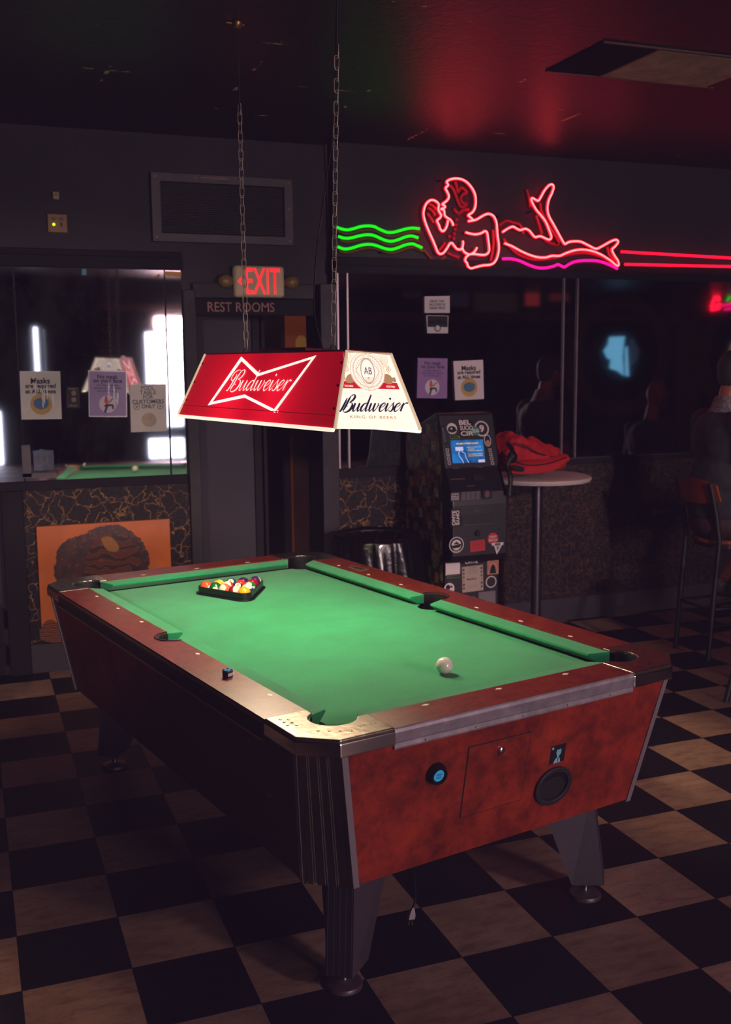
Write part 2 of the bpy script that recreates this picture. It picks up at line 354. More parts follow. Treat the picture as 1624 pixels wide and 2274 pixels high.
# ------------------------------------------------------------------ shared materials
M_black = mat('black_plastic', '#0c0a0d', .5, spec=.25); M_blackrough = mat('black_matte', '#0a080b', .8)
M_wall = mat('wall_dark_paint', '#281e2a', .7, noise=.35, nscale=3., bump=.15, bscale=25)
M_wallg = mat('wall_grey_panel', '#2c2430', .6, noise=.25, nscale=2., spec=.3)
M_trim = mat('trim_dark', '#1a141b', .7, noise=.4, nscale=9., bump=.1, spec=.2)
M_base = mat('baseboard_purple_grey', '#30262f', .6, noise=.3, nscale=6)
M_chrome = mat('chrome', '#d8d6da', .12, 1.); M_brushed = mat('brushed_aluminium', '#8a8488', .30, 1., noise=.25, nscale=40)
M_white = mat('white_paper', '#d8d2cf', .7); M_ink = mat('ink_black', '#0b090c', .8); M_cream = mat('cream_plastic', '#c9b38e', .5)
M_crack = crackle_mat('crackle_panel', 12.5, '#b07c44', '#0d090d', .026); M_crackR = crackle_mat('crackle_panel_fine', 24., '#6a4630', '#0a070a', .055)
M_mirror = mirror_mat(dirt=.07); M_mirrorR = mirror_mat('mirror_glass_dark', .010, '#aaa2aa')
# ================================================================== THE SETTING
XL, XR, YF = -2.6, 17.0, -10.2
g = G(); g.bb(XL-.1, XR+.1, YF-.1, 3.6, -.06, 0); struct(g.build('floor', floor_mat()))
g = G(); g.bb(XL-.1, XR+.1, YF-.1, 3.6, ZC, ZC+.06); struct(g.build('ceiling', ceiling_mat()))
DX0, DX1, DZ = 1.205, 1.955, 2.11
g = G()
g.bb(XL, DX0, YL, YL+.12, 0, ZC); g.bb(DX0, DX1, YL, YL+.12, DZ, ZC); g.bb(DX1, 2.045, YL, YL+.12, 0, ZC); g.bb(2.045, XR, YR, YR+.22, 0, ZC)
struct(g.build('wall_back', M_wall))
g = G(); g.bb(XL-.1, XL, YF, 3.5, 0, ZC); struct(g.build('wall_left', M_wall))
g = G(); g.bb(XR, XR+.1, YF, 3.5, 0, ZC); struct(g.build('wall_right', M_wall))
# corridor behind the doorway
g = G(); g.bb(DX0-.3, DX1+.6, 3.0, 3.1, 0, ZC); struct(g.build('wall_corridor', mat('corridor_wall', '#241c22', .6)))
g = G(); g.bb(1.12, 1.62, 1.95, 2.0, 0, 2.3); struct(g.build('wall_partition', M_wallg))
g = G(); g.bb(1.62, 1.665, 1.93, 2.0, 0, 2.3); g.bb(1.69, 1.71, 1.97, 2.02, 0, 2.3); struct(g.build('trim_1', M_trim))
g = G(); g.bb(aty(646, 1000, 2.3).x, aty(690, 1000, 2.3).x, 2.3, 2.33, 0, 1.72); struct(g.build('trim_2', mat('corridor_board_brown', '#4a2a1c', .5, noise=.4, nscale=5)))
g = G(); g.bb(aty(645, 1000, 2.28).x, aty(650, 1000, 2.28).x, 2.275, 2.299, 0, 1.25); struct(g.build('trim_3', mat('corridor_edge_lit', '#8a4a22', .4)))  # orange strip paints in the lit edge of the board
# door posts, header mouldings
g = G()
g.bb(1.15, DX0+.012, YL-.06, YL+.16, 0, 2.16); g.bb(1.945, 2.05, YR-.035, YL+.16, 0, 2.20); g.bb(DX0, DX1, YL-.05, YL+.12, 2.115, 2.20)
struct(g.build('trim_4', mat('door_post_paint', '#1f1820', .65, noise=.5, nscale=14, bump=.3, bscale=40), bevel=.004))
g = G(); g.bb(XL, 1.15, YL-.05, YL, 2.272, 2.335); g.bb(XL, 1.15, YL-.03, YL, 2.335, 2.37); struct(g.build('trim_5', M_trim, bevel=.004))
g = G(); g.bb(2.04, XR, YR-.06, YR, 2.268, 2.31); g.bb(2.04, XR, YR-.035, YR, 2.31, 2.36); struct(g.build('trim_6', M_trim, bevel=.004))
# ledges below the mirrors, crackled half walls, posts
g = G(); g.bb(XL, 1.15, YL-.022, YL, 1.045, 1.098); struct(g.build('trim_7', M_trim, bevel=.004))
g = G(); g.bb(2.05, 2.50, YR-.024, YR, 1.04, 1.098); g.bb(2.50, XR, YR-.024, YR, 1.055, 1.09); struct(g.build('trim_8', M_trim, bevel=.004))
g = G(); g.bb(.215, 1.15, YL-.018, YL, .165, 1.045); struct(g.build('wall_panel_left', M_crack))
g = G(); g.bb(2.05, 2.515, YR-.018, YR, .165, 1.04); struct(g.build('wall_panel_middle', M_crack))
g = G(); g.bb(2.57, XR, YR-.018, YR, .155, 1.055); struct(g.build('wall_panel_right', M_crackR))
g = G(); g.bb(.10, .215, YL-.05, YL, 0, 1.05); g.bb(2.515, 2.57, YR-.05, YR, 0, 1.10); struct(g.build('trim_9', M_trim, bevel=.004))
g = G(); g.bb(.215, 1.15, YL-.03, YL, 0, .165); struct(g.build('baseboard_left', M_base))
g = G(); g.bb(2.57, XR, YR-.03, YR, 0, .155); g.bb(2.05, 2.515, YR-.03, YR, 0, .155); struct(g.build('baseboard_right', M_base))
# conduit pipe on the upper wall beside the door
g = G(); g.tube([aty(724, 318, YL-.015), aty(727, 400, YL-.015), aty(731, 505, YL-.015)], .008, 8)
tag(g.build('conduit_pipe', mat('rust_brown', '#5a3524', .6), smooth=40), 'thin rusty brown conduit pipe running down the dark wall above the doorway', 'pipe')

# ------------------------------------------------------------------ left mirror (slightly out of plumb, like the real one)
MT, MA = -.0057, -.0025
MN = V((math.sin(MA)*math.cos(MT), -math.cos(MA)*math.cos(MT), math.sin(MT))); MP = V((.6, YL-.012, 1.1))
def via(px, py, yreal, left=True):
    P, n = (MP, MN) if left else (V((3, YR-.012, 1.1)), V((0, -1, 0)))
    h = hit(px, py, P, n); d = ray(px, py); d = d-n*(2*d.dot(n)); return h+d*((yreal-h.y)/d.y)
def ony_m(x, z): # point on the left mirror plane
    return V((x, MP.y-(MN.x*(x-MP.x)+MN.z*(z-MP.z))/MN.y, z))
mr = thing('wall_mirror', 'large dirty wall mirror left of the doorway with paper signs taped on it', 'mirror', (.6, YL-.01, 1.1))
for x0, x1, in ((-.7, .232), (.238, 1.047), (1.053, 1.143)):
    g = G(); b = [ony_m(x, z)-mr.location for x, z in ((x0, 1.10), (x1, 1.10), (x1, 2.268), (x0, 2.268))]
    g.poly(b); g.build('mirror_pane', M_mirror, mr, recalc=False)
for x in (.235, 1.05):
    g = G(); g.bb(x-.004-mr.location.x, x+.004-mr.location.x, -.012, -.003, 0, 1.168); g.build('seam_strip', M_trim, mr)
# right mirror
mr2 = thing('wall_mirror', 'long dark wall mirror behind the cash machine and the white bar table', 'mirror', (3.6, YR-.01, 1.1))
for x0, x1 in ((2.05, 2.117), (2.123, 3.606), (3.616, 3.710), (3.718, 5.6), (5.61, 8.5)):
    g = G(); dx = random.uniform(-.0006, .0006)
    g.poly([(x0-3.6, -.001-dx, 0), (x1-3.6, -.001+dx, 0), (x1-3.6, -.001+dx, 1.165), (x0-3.6, -.001-dx, 1.165)]); g.build('mirror_pane', M_mirrorR, mr2, recalc=False)
for x in (2.058, 2.12, 3.611, 3.714, 5.605):
    g = G(); g.bb(x-3.6-.005, x-3.6+.005, -.012, -.002, 0, 1.165); g.build('seam_strip', mat('seam_metal', '#8a7a82', .35, .7), mr2)

# ------------------------------------------------------------------ the far side of the room: windows, door, portholes (seen in the mirrors)
def rect_from(pxs, left=True, y=YF):
    P = [via(px, py, y, left) for px, py in pxs]; return min(p.x for p in P), max(p.x for p in P), min(p.z for p in P), max(p.z for p in P)
w_door = rect_from([(321, 738), (410, 1031)]); w_slit = rect_from([(74, 727), (91, 900)]); w_slit2 = rect_from([(97, 730), (105, 880)]); w_left = rect_from([(-60, 915), (8, 1035)])
holes = [w_door, w_slit, w_slit2, w_left]
sky = lambda n, s, c='#dff2ff': mat(n, c, .5, emit=s, ecol=c)
M_day = sky('daylight_glass', 9., '#e4ecff'); M_day2 = sky('daylight_glass_soft', 2.0); M_fill = sky('fill_glass_warm', 34., '#ffd8d4'); M_blue = sky('porthole_blue_glass', .10, '#1f4f78'); M_blue2_ = sky('porthole_sky', 1.5, '#6fbfe0')
front_y = YF
g = G(); g.bb(XL, XR, front_y-.12, front_y, 0, ZC); struct(g.build('wall_front', mat('front_wall_paint', '#241a20', .6, noise=.3, nscale=2)))
for k, (x0, x1, z0, z1) in enumerate(holes):
    x0, x1 = sorted((x0, x1)); z0 = max(z0, .03)
    g = G(); g.bb(x0, x1, front_y+.002, front_y+.02, z0, z1)
    if k == 0:
        wn = struct(g.build('door_1', M_day)); f = G()
        zm = rect_from([(330, 948), (400, 972)])
        f.bb(x0-.05, x1+.05, front_y+.001, front_y+.05, zm[2], zm[3]); f.bb(x0-.06, x0, front_y, front_y+.05, 0, z1+.06); f.bb(x1, x1+.06, front_y, front_y+.05, 0, z1+.06); f.bb(x0, x1, front_y, front_y+.05, z1, z1+.06)
        struct(f.build('door_1_frame', M_trim))
    else: struct(g.build('window_%d' % k, M_day if k != 2 else M_day2))
for k, (px, r, mt) in enumerate(((1375, 46, M_blue), (1660, 46, sky('porthole_warm_glass', .5, '#b08a6a')))):
    c = via(px, 790, front_y, False); e = via(px+r, 790, front_y, False); rr = abs(e.x-c.x)
    M = frame((c.x, front_y+.004, c.z), (-1, 0, 0), (0, 0, 1))
    g = G(M); g.prism(circ(0, 0, rr, 32), 0, .01); struct(g.build('window_%d' % (5+k), mt))
    g = G(M); g.ring(circ(0, 0, rr*2.4, 48), circ(0, 0, rr*1.9, 48), 0, .05); struct(g.build('window_%d_frame' % (5+k), mat('porthole_wood', '#6a2420', .5, emit=.03)))
    g = G(M); g.ring(circ(0, 0, rr*1.15, 32), circ(0, 0, rr, 32), 0, .03); struct(g.build('window_%d_bar' % (5+k), M_trim))
    if k == 0:
        g = G(M); g.prism([(x*rr, y*rr) for x, y in ((-.2, .78), (.55, .75), (.6, .45), (.8, .2), (.62, -.1), (.45, -.15), (.5, -.5), (.1, -.62), (-.2, -.82), (-.12, 0))], .011, .016); g.prism([(x*rr, y*rr) for x, y in ((-.45, -.85), (-.26, -.8), (-.22, .3), (-.34, .4))], .011, .016); struct(g.build('window_5_sky', M_blue2_))
        g = G(M); g.prism([(x*rr, y*rr) for x, y in ((-.9, .2), (-.55, .75), (-.42, .6), (-.5, -.5), (-.8, -.2))], .011, .016); struct(g.build('window_5_shade', sky('porthole_grey', .25, '#5a6f8a')))
g = G()
a = via(1250, 700, front_y, False); b = via(1250, 712, front_y, False); g.bb(2., XR, front_y, front_y+.15, b.z, a.z)
a0, a1 = via(1505, 740, front_y, False), via(1540, 740, front_y, False); g.bb(min(a0.x, a1.x), max(a0.x, a1.x), front_y, front_y+.2, 0, b.z)
struct(g.build('trim_10', mat('front_beam_wood', '#6a2820', .5, emit=.03)))
fr_cols = ['#3a3430', '#5a4a40', '#4a4458', '#54403c', '#a03028', '#6a1c20']
fr_lab = ['small framed picture hanging high on the far wall, seen at the mirror\'s upper edge', 'low wide framed picture beside the smallest one on the far wall', 'upright bluish framed picture on the far wall seen in the dark mirror', 'largest brown framed picture on the far wall seen in the dark mirror', 'small red lit framed picture on the far wall seen in the dark mirror', 'wide dark red framed picture near the mirror seam on the far wall']
for k, (x0, y0, x1, y1) in enumerate(((893, 600, 931, 661), (938, 606, 976, 637), (996, 624, 1038, 682), (1050, 606, 1146, 694), (1161, 635, 1198, 682), (1214, 612, 1278, 672))):
    A, B = via(x0, y0, front_y, False), via(x1, y1, front_y, False); xa, xb = sorted((A.x, B.x)); za, zb = sorted((A.z, B.z))
    t = thing('picture_frame', fr_lab[k], 'picture', ((xa+xb)/2, front_y, (za+zb)/2), 0, 'framed pictures on the far wall')
    w, h = (xb-xa)/2, (zb-za)/2
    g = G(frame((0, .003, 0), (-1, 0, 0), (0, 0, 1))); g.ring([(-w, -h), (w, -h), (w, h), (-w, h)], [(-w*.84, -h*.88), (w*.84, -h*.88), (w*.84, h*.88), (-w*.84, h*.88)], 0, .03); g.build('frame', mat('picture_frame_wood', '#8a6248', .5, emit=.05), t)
    g = G(frame((0, .006, 0), (-1, 0, 0), (0, 0, 1))); g.bb(-w*.86, w*.86, -h*.9, h*.9, 0, .008); g.build('print', mat('print_%d' % k, fr_cols[k], .5, emit=.16 if k < 4 else .6, noise=.6, nscale=4), t)  # prints and frames given a glow of their own, to show in the mirror
# neon sign on the far wall (moon and palm), reflected at the right edge of the dark mirror
def fw(px, py): p = via(px, py, front_y, False); return V((p.x, front_y+.08, p.z))
M_nred = mat('neon_red', '#ff1838', .4, emit=7, ecol='#ff1030'); M_ngrn = mat('neon_green', '#10e020', .4, emit=2.2, ecol='#08e010'); M_npink = mat('neon_magenta', '#ff1080', .4, emit=2.6, ecol='#f00872')
nb = thing('neon_sign', 'small red and green neon sign glowing at the mirror\'s right edge', 'neon sign', fw(1610, 660))
s = 144/1624
Q = lambda pts: [fw(1480+x*s, 600+y*s)-nb.location for x, y in pts]
for pts, m in (([(1370, 330), (1320, 420), (1330, 510), (1400, 590), (1500, 570), (1580, 510), (1700, 400)], M_ngrn), ([(1450, 770), (1500, 680), (1560, 560), (1610, 560), (1600, 760), (1680, 760)], M_ngrn),
               ([(1160, 590), (1120, 720), (1060, 890), (1060, 920), (1180, 890), (1270, 850)], M_nred), ([(1040, 1000), (1150, 980), (1260, 950)], M_nred), ([(1200, 660), (1240, 740), (1200, 760), (1190, 700)], M_nred),
               ([(1330, 890), (1500, 860), (1760, 830), (1900, 830)], M_npink), ([(1380, 990), (1500, 970), (1760, 940), (1900, 940)], M_npink), ([(1500, 430), (1560, 370), (1600, 400), (1560, 460), (1640, 470), (1700, 400)], M_nred)):
    g = G(); g.tube(spline(Q(pts), 5), .022, 8); g.build('neon_tube', m, nb, smooth=60)
# ------------------------------------------------------------------ ceiling vent
g = G()
vt = thing('ceiling_vent', 'pale square ceiling vent panel with a dark grille half', 'vent', (2.88, -.33, ZC))
g.bb(-.145, .43, -.23, .19, -.006, -.001); g.build('vent_panel', mat('vent_cream', '#c0a488', .6, noise=.5, nscale=8, bump=.2), vt, bevel=.003)
g = G(); g.bb(-.43, -.16, -.25, .19, -.005, -.001); g.build('vent_grille', mat('vent_dark', '#060407', .9, spec=.05), vt)
g = G(); g.bb(-.16, -.145, -.25, .2, -.008, -.001); g.bb(-.43, .44, .19, .20, -.008, -.001); g.bb(-.43, .44, -.26, -.25, -.008, -.001); g.build('vent_frame', mat('vent_frame_brown', '#5a4438', .5), vt)
# ------------------------------------------------------------------ return-air grille on the upper wall
gr = thing('air_grille', 'large black return air grille on the wall above the left mirror', 'grille', (1.405, YL, 2.615))
g = G(frame((0, 0, 0), (1, 0, 0), (0, 0, 1))); g.ring([(-.415, -.19), (.415, -.19), (.415, .19), (-.415, .19)], [(-.36, -.14), (.36, -.14), (.36, .14), (-.36, .14)], .001, .03); g.build('frame', mat('grille_frame', '#261d27', .5, noise=.5, nscale=10), gr, bevel=.003)
g = G()
for i in range(26):
    z = -.135+i*.0108; g.hexa([(-.36, -.003, z), (.36, -.003, z), (.36, -.003, z+.002), (-.36, -.003, z+.002)], [(-.36, -.02, z-.006), (.36, -.02, z-.006), (.36, -.02, z-.004), (-.36, -.02, z-.004)])
g.build('louvers', mat('grille_louver', '#1f181c', .5), gr)
g = G(); g.bb(-.36, .36, -.003, -.001, -.14, .14); g.build('backing', M_blackrough, gr)
for x, z in ((-.39, .165), (-.16, .168), (.1, .165), (.39, .165), (-.39, -.165), (.39, -.165), (.39, 0.02)):
    g = G(); g.box((x, -.031, z), (.012, .003, .012)); g.build('screw', mat('rusty_screw', '#8a5c38', .5), gr)
g = G(); g.bb(-.13, .03, -.0315, -.03, .166, .176); g.build('chipped_edge', mat('rusty_screw', '#8a5c38', .5), gr)
# ------------------------------------------------------------------ wall switches
def wallbox(name, label, cat, px, d, col, parts=None):
    P = [aty(a, b, YL) for a, b in px]; x0, x1 = P[0].x, P[1].x; z1, z0 = P[0].z, P[1].z
    t = thing(name, label, cat, ((x0+x1)/2, YL, (z0+z1)/2)); w, h = (x1-x0)/2, (z1-z0)/2
    g = G(); g.bb(-w, w, -d, -.001, -h, h); g.build('cover_plate', col, t, bevel=.004); return t, w, h
t, w, h = wallbox('thermostat', 'square tan wall control box with a glowing yellow green light', 'switch', [(104, 475), (150, 518)], .02, mat('tan_plate', '#8a6238', .5))
g = G(); g.sphere((-w*.38, -.022, -h*.15), .007, 12); g.build('indicator_light', mat('green_led', '#c8f020', .4, emit=3, ecol='#b0f010'), t, smooth=60)
g = G(); g.bb(w*.3, w*.45, -.024, -.02, -h*.35, h*.05); g.build('toggle', M_black, t)
g = G(); g.bb(-w*.6, -w*.2, -.0215, -.02, h*.3, h*.6); g.bb(w*.15, w*.6, -.0215, -.02, h*.3, h*.6); g.build('label_text', mat('worn_print', '#6a4a30', .6), t)
t, w, h = wallbox('wall_sensor', 'tiny pale sensor box on the dark wall above the tan control box', 'sensor', [(116, 427), (131, 444)], .025, mat('pale_plate', '#a88c68', .5))
g = G(); g.bb(-w*.2, w*.2, -.027, -.025, 0, h*.5); g.build('sensor_eye', M_black, t)
# ------------------------------------------------------------------ exit sign
ex = thing('exit_sign', 'lit red EXIT sign with two round emergency lamps above the doorway', 'sign', (1.5925, YL-.05, 2.21))
Mx = frame((0, 0, 0), (1, 0, 0), (0, 0, 1))
g = G(); g.bb(-.149, .149, -.035, .03, -.089, .089); g.build('housing', mat('exit_plate', '#b09478', .5, emit=.11), ex, bevel=.018, seg=4)  # housing given a faint glow to look lit
o = text('EXIT', frame((.018, -.036, .002), (1, 0, 0), (0, 0, 1)), mat('exit_red', '#ff2a35', .5, emit=1.1, ecol='#ff1e2c'), ex, w=.205, h=.148, bold=.005, name='exit_letters')
g = G(frame((-.118, -.0372, 0), (1, 0, 0), (0, 0, 1))); g.poly([(-.016, .0, 0), (.012, .026, 0), (.014, .014, 0), (0, 0, 0), (.014, -.014, 0), (.012, -.026, 0)]); g.build('arrow', _mc['exit_red'], ex, recalc=False)
for sx in (-1, 1):
    g = G(); g.sphere((sx*.197, -.01, -.0), .043, 20, sc=(1.05, .8, .9)); hd = g.build('lamp_head', mat('lamp_cream', '#8a6a40', .35, noise=.3), ex, smooth=60)
    g = G(); g.tube([(sx*.14, .0, -.01), (sx*.165, .0, -.005)], .012, 10); g.build('swivel', mat('lamp_cream', '#8a6a40'), hd, smooth=40)
# ------------------------------------------------------------------ REST ROOMS board in the doorway
rb = thing('restroom_sign', 'dark board lettered REST ROOMS across the top of the doorway', 'sign', (1.58, YL-.02, 2.063))
g = G(); g.bb(-.372, .372, -.015, .015, -.045, .05); g.build('board', mat('sign_board_dark', '#110c11', .7, spec=.2), rb, bevel=.003)
text('REST ROOMS', frame((-.09, -.016, .002), (1, 0, 0), (0, 0, 1)), mat('dull_letters', '#9a6c6a', .6), rb, w=.40, h=.055, bold=.004)
# ------------------------------------------------------------------ corridor picture
pc = thing('corridor_picture', 'orange poster hanging in the corridor beyond the doorway', 'poster', aty(662, 745, 2.98))
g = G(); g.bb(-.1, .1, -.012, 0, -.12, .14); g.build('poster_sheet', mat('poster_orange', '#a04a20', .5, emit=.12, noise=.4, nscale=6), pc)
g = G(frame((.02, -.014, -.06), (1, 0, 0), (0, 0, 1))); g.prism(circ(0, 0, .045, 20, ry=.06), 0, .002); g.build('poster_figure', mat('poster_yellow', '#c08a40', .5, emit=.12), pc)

# ================================================================== paper signs
def paper(name, label, cat, px, y, col, group=None, n=None, th=.0015):
    """px: 4 pixel corners tl,tr,br,bl on plane y"""
    P = [aty(a, b, y) for a, b in px]; c = sum(P, V())/4
    t = thing(name, label, cat, c, 0, group)
    X = ((P[1]-P[0])+(P[2]-P[3])); Y = ((P[0]-P[3])+(P[1]-P[2])); w = X.length/4; h = Y.length/4
    M = frame((0, 0, 0), X, Y)
    g = G(M); g.hexa([(q.x, q.y, 0) for q in [M.inverted() @ (p-c) for p in (P[3], P[2], P[1], P[0])]], [(q.x, q.y, th) for q in [M.inverted() @ (p-c) for p in (P[3], P[2], P[1], P[0])]])
    g.build('sheet', col, t)
    return t, M @ Matrix.Translation((0, 0, th)), w, h
M_pap = mat('sign_paper_grey', '#c2bab2', .5, noise=.12, nscale=10); M_pur = mat('sign_purple', '#8a74a0', .5, noise=.12, nscale=10); M_sleeve = mat('plastic_sleeve', '#c8c4cc', .2)
M_gold = mat('sign_gold', '#b08a3c', .6); M_blue2 = mat('sign_mask_blue', '#2f5f80', .6); M_redp = mat('sign_red', '#c0402c', .6); M_navy = mat('sign_navy', '#262036', .6); M_pale = mat('sign_pale', '#bfb0bb', .6)
def mask_sign(t, M, w, h, ink):
    texts([('Masks', 0, h*.62, w*.98, None, .03), ('are required', 0, h*.38, w*1.55, None, .03), ('at ALL times', 0, h*.17, w*1.55, None, .035)], M, ink, t)
    g = G(M); g.prism(circ(0, -h*.38, w*.56, 28), .0008, .0016); g.build('gold_disc', M_gold, t)
    g = G(M); q = [(-.38, -.22), (-.2, -.14), (0, -.1), (.2, -.14), (.38, -.22), (.38, -.42), (.28, -.54), (0, -.62), (-.28, -.54), (-.38, -.42)]
    g.prism([(a*w, b*h) for a, b in q][::-1], .0018, .0026); g.build('mask_shape', M_blue2, t)
def face_sign(t, M, w, h, ink):
    texts([('No mask', 0, h*.76, w*1.1, None, .03), ('on your face', 0, h*.56, w*1.55, None, .03), ('you big disgrace,', 0, h*.38, w*1.2, None, .01), ('spreading your germs', 0, h*.25, w*1.45, None, .01), ('all over the place', 0, h*.12, w*1.15, None, .01)], M, ink, t)
    g = G(M); g.prism(circ(0, -h*.45, w*.48, 28), .0008, .0016); g.build('pale_disc', M_pale, t)
    g = G(M)
    for q, mi in (([(-.18, -.18), (-.05, -.16), (.04, -.36), (-.05, -.46), (-.2, -.4)], 0), ([(-.08, -.45), (.28, -.46), (.33, -.66), (.25, -.7), (.2, -.54), (.0, -.56), (-.12, -.85), (-.22, -.82), (-.14, -.6), (-.22, -.52)], 1)):
        g.prism([(a*w, b*h) for a, b in q], .0018, .0026, mi)
    g.prism(circ(-.1*w, -.13*h, .05*w, 10), .0018, .0026, 1); g.ribbon([V((.05*w, -.4*h)), V((.2*w, -.25*h)), V((.3*w, -.2*h))], [.05*w]*3, .0026, 1)
    g.build('dancing_figure', [M_redp, M_navy], t)
def sleeve(t, M, w, h):
    g = G(M); g.ring([(-w*1.03, -h*1.03), (w*1.03, -h*1.03), (w*1.03, h*1.03), (-w*1.03, h*1.03)], [(-w*.985, -h*.985), (w*.985, -h*.985), (w*.985, h*.985), (-w*.985, h*.985)], -.001, .001); g.build('sleeve_edge', M_sleeve, t)
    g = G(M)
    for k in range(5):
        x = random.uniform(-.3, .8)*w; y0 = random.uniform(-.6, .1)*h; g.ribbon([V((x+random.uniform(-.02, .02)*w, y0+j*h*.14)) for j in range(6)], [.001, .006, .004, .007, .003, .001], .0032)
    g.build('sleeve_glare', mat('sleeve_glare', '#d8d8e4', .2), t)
ym = YL-.022
t, M, w, h = paper('mask_sign', 'grey sheet reading Masks in a plastic sleeve, leftmost on the left mirror', 'sign', [(46, 826), (133, 826), (135, 929), (48, 930)], ym, M_pap, 'paper signs on the mirrors'); mask_sign(t, M, w, h, M_ink); sleeve(t, M, w, h)
t, M, w, h = paper('mask_sign', 'purple sheet in a plastic sleeve over the lamp reflection in the left mirror', 'sign', [(198, 824), (279, 825), (282, 925), (198, 924)], ym, M_pur, 'paper signs on the mirrors'); face_sign(t, M, w, h, M_navy); sleeve(t, M, w, h)
t, M, w, h = paper('pool_sign', 'grey sheet reading POOL TABLE FOR CUSTOMERS ONLY on the left mirror', 'sign', [(288, 854), (369, 852), (371, 957), (291, 960)], ym, M_pap, 'paper signs on the mirrors')
texts([('POOL', -w*.0, h*.84, w*.72, h*.17, .008), ('TABLE', 0, h*.65, w*.9, h*.17, .008), ('FOR', 0, h*.46, w*.55, h*.17, .008), ('CUSTOMERS', 0, h*.27, w*1.75, h*.17, .02), ('ONLY', 0, h*.07, w*.75, h*.17, .02)], M, mat('grey_ink', '#3c383e', .7), t)
g = G(M)
for x in (-.65, .65): g.ring(circ(x*w, .06*h, .17*w, 20), circ(x*w, .06*h, .14*w, 20), .0005, .0015); g.prism(circ(x*w, .06*h, .05*w, 8), .0005, .0015)
g.build('ball_drawings', mat('grey_ink', '#3c383e'), t)
g = G(M); g.prism(circ(0, -.5*h, .42*w, 24, ry=.3*h), .0008, .0016); g.build('cupcake_drawing', mat('pale_pink_yellow', '#b5a08c', .6, noise=.3, nscale=20), t)
t, M, w, h = paper('small_sticker', 'small black sticker with two round gold faces on the left mirror', 'sticker', [(148, 859), (176, 860), (178, 906), (148, 906)], ym, M_black)
g = G(M)
for x, y in ((.1, .42), (.1, -.2)): g.prism(circ(x*w, y*h, .38*w, 16, ry=.24*h), .0005, .0015)
g.build('gold_faces', mat('dull_gold', '#7a5a38', .5), t)
texts([('MARY', 0, .82*h, 1.3*w, .2*h, .0), ('WENDY', 0, -.78*h, 1.3*w, .2*h, 0)], M, mat('dull_pale', '#8a7f78', .6), t)
yr = YR-.024
t, M, w, h = paper('tax_sign', 'white sign reading SALES TAX INCLUDED IN DRINK PRICE, topmost on the dark mirror', 'sign', [(943, 658), (999, 657), (999, 695), (943, 695)], yr, mat('sign_white', '#b5a9ae', .6), 'paper signs on the mirrors')
texts([('SALES TAX', 0, h*.4, w*1.15, h*.3, .015), ('INCLUDED IN', 0, 0, w*1.25, h*.3, .015), ('DRINK PRICE', 0, -h*.42, w*1.25, h*.3, .015)], M, M_ink, t)
t, M, w, h = paper('black_sign', 'small black and white sign directly below the sales tax sign', 'sign', [(947, 700), (996, 701), (995, 740), (949, 740)], yr, mat('sign_white', '#b5a9ae', .6), 'paper signs on the mirrors')
g = G(M); g.bb(-w*.94, w*.94, -h*.3, h*.94, .0004, .0012); g.prism(circ(0, -h*.42, w*.3, 18), .0004, .0016); g.build('black_band', M_ink, t)
g = G(M); g.prism(circ(0, -h*.42, w*.22, 18), .0018, .0024); g.build('round_seal', mat('sign_white', '#8f858a'), t)
texts([('EXIT ONLY', 0, h*.25, w*1.6, h*.3, .01)], M, mat('sign_white', '#8f858a'), t)
t, M, w, h = paper('mask_sign', 'purple sign reading No mask on your face, on the dark mirror beside the lamp', 'sign', [(928, 795), (994, 796), (993, 885), (926, 884)], yr, mat('sign_purple_dark', '#7f5892', .5), 'paper signs on the mirrors'); face_sign(t, M, w, h, M_navy)
t, M, w, h = paper('mask_sign', 'pale sign reading Masks are required at ALL times, right of the purple sign', 'sign', [(1007, 802), (1073, 799), (1075, 886), (1011, 889)], yr, mat('sign_pale_pink', '#c4b4ba', .5), 'paper signs on the mirrors'); mask_sign(t, M, w, h, M_ink)
# tape bits on the left mirror
for lab, c, px in (('orange tape strip at the top right corner of the left mirror', '#b8802c', [(364, 602), (403, 604), (402, 615), (365, 612)]), ('teal tape piece at the top edge of the left mirror', '#1f7a94', [(182, 597), (192, 597), (192, 611), (182, 611)]), ('small gold tape scrap beside the long orange strip', '#8a6424', [(343, 614), (354, 608), (355, 616), (344, 616)])):
    P = [aty(a, b, ym) for a, b in px]; g = G(); g.hexa([p for p in P], [p-V((0, .002, 0)) for p in P]); o = g.build('tape_strip', mat('tape_'+c[1:], c, .5)); tag(o, lab, 'tape')
# power outlet in a mirrored plate, lower left of the mirror
P = [aty(72, 1000, ym), aty(122, 1045, ym)]; t = thing('power_outlet', 'mirrored power outlet cover plate at the lower left corner of the mirror', 'outlet', (P[0]+P[1])/2)
w, h = (P[1].x-P[0].x)/2, (P[0].z-P[1].z)/2
g = G(); g.bb(-w, w, -.004, .006, -h, h); g.build('cover_plate', mat('mirror_plate', '#77727d', .15, 1., noise=.6, nscale=15), t, bevel=.003)
for x in (-.3, .35):
    g = G(); g.bb(x*w-.006, x*w+.006, -.006, -.003, -h*.4, h*.3); g.build('socket_slot', mat('socket_brown', '#4a3020', .5), t)
g = G(); g.bb(-w*2.0, -w*1.2, -.012, .008, -h*1.5, h*1.5); g.bb(-w*2.0, w*1.0, -.012, .008, -h*1.6, -h*1.15); g.build('surround', mat('surround_grey', '#3c333c', .5), t)
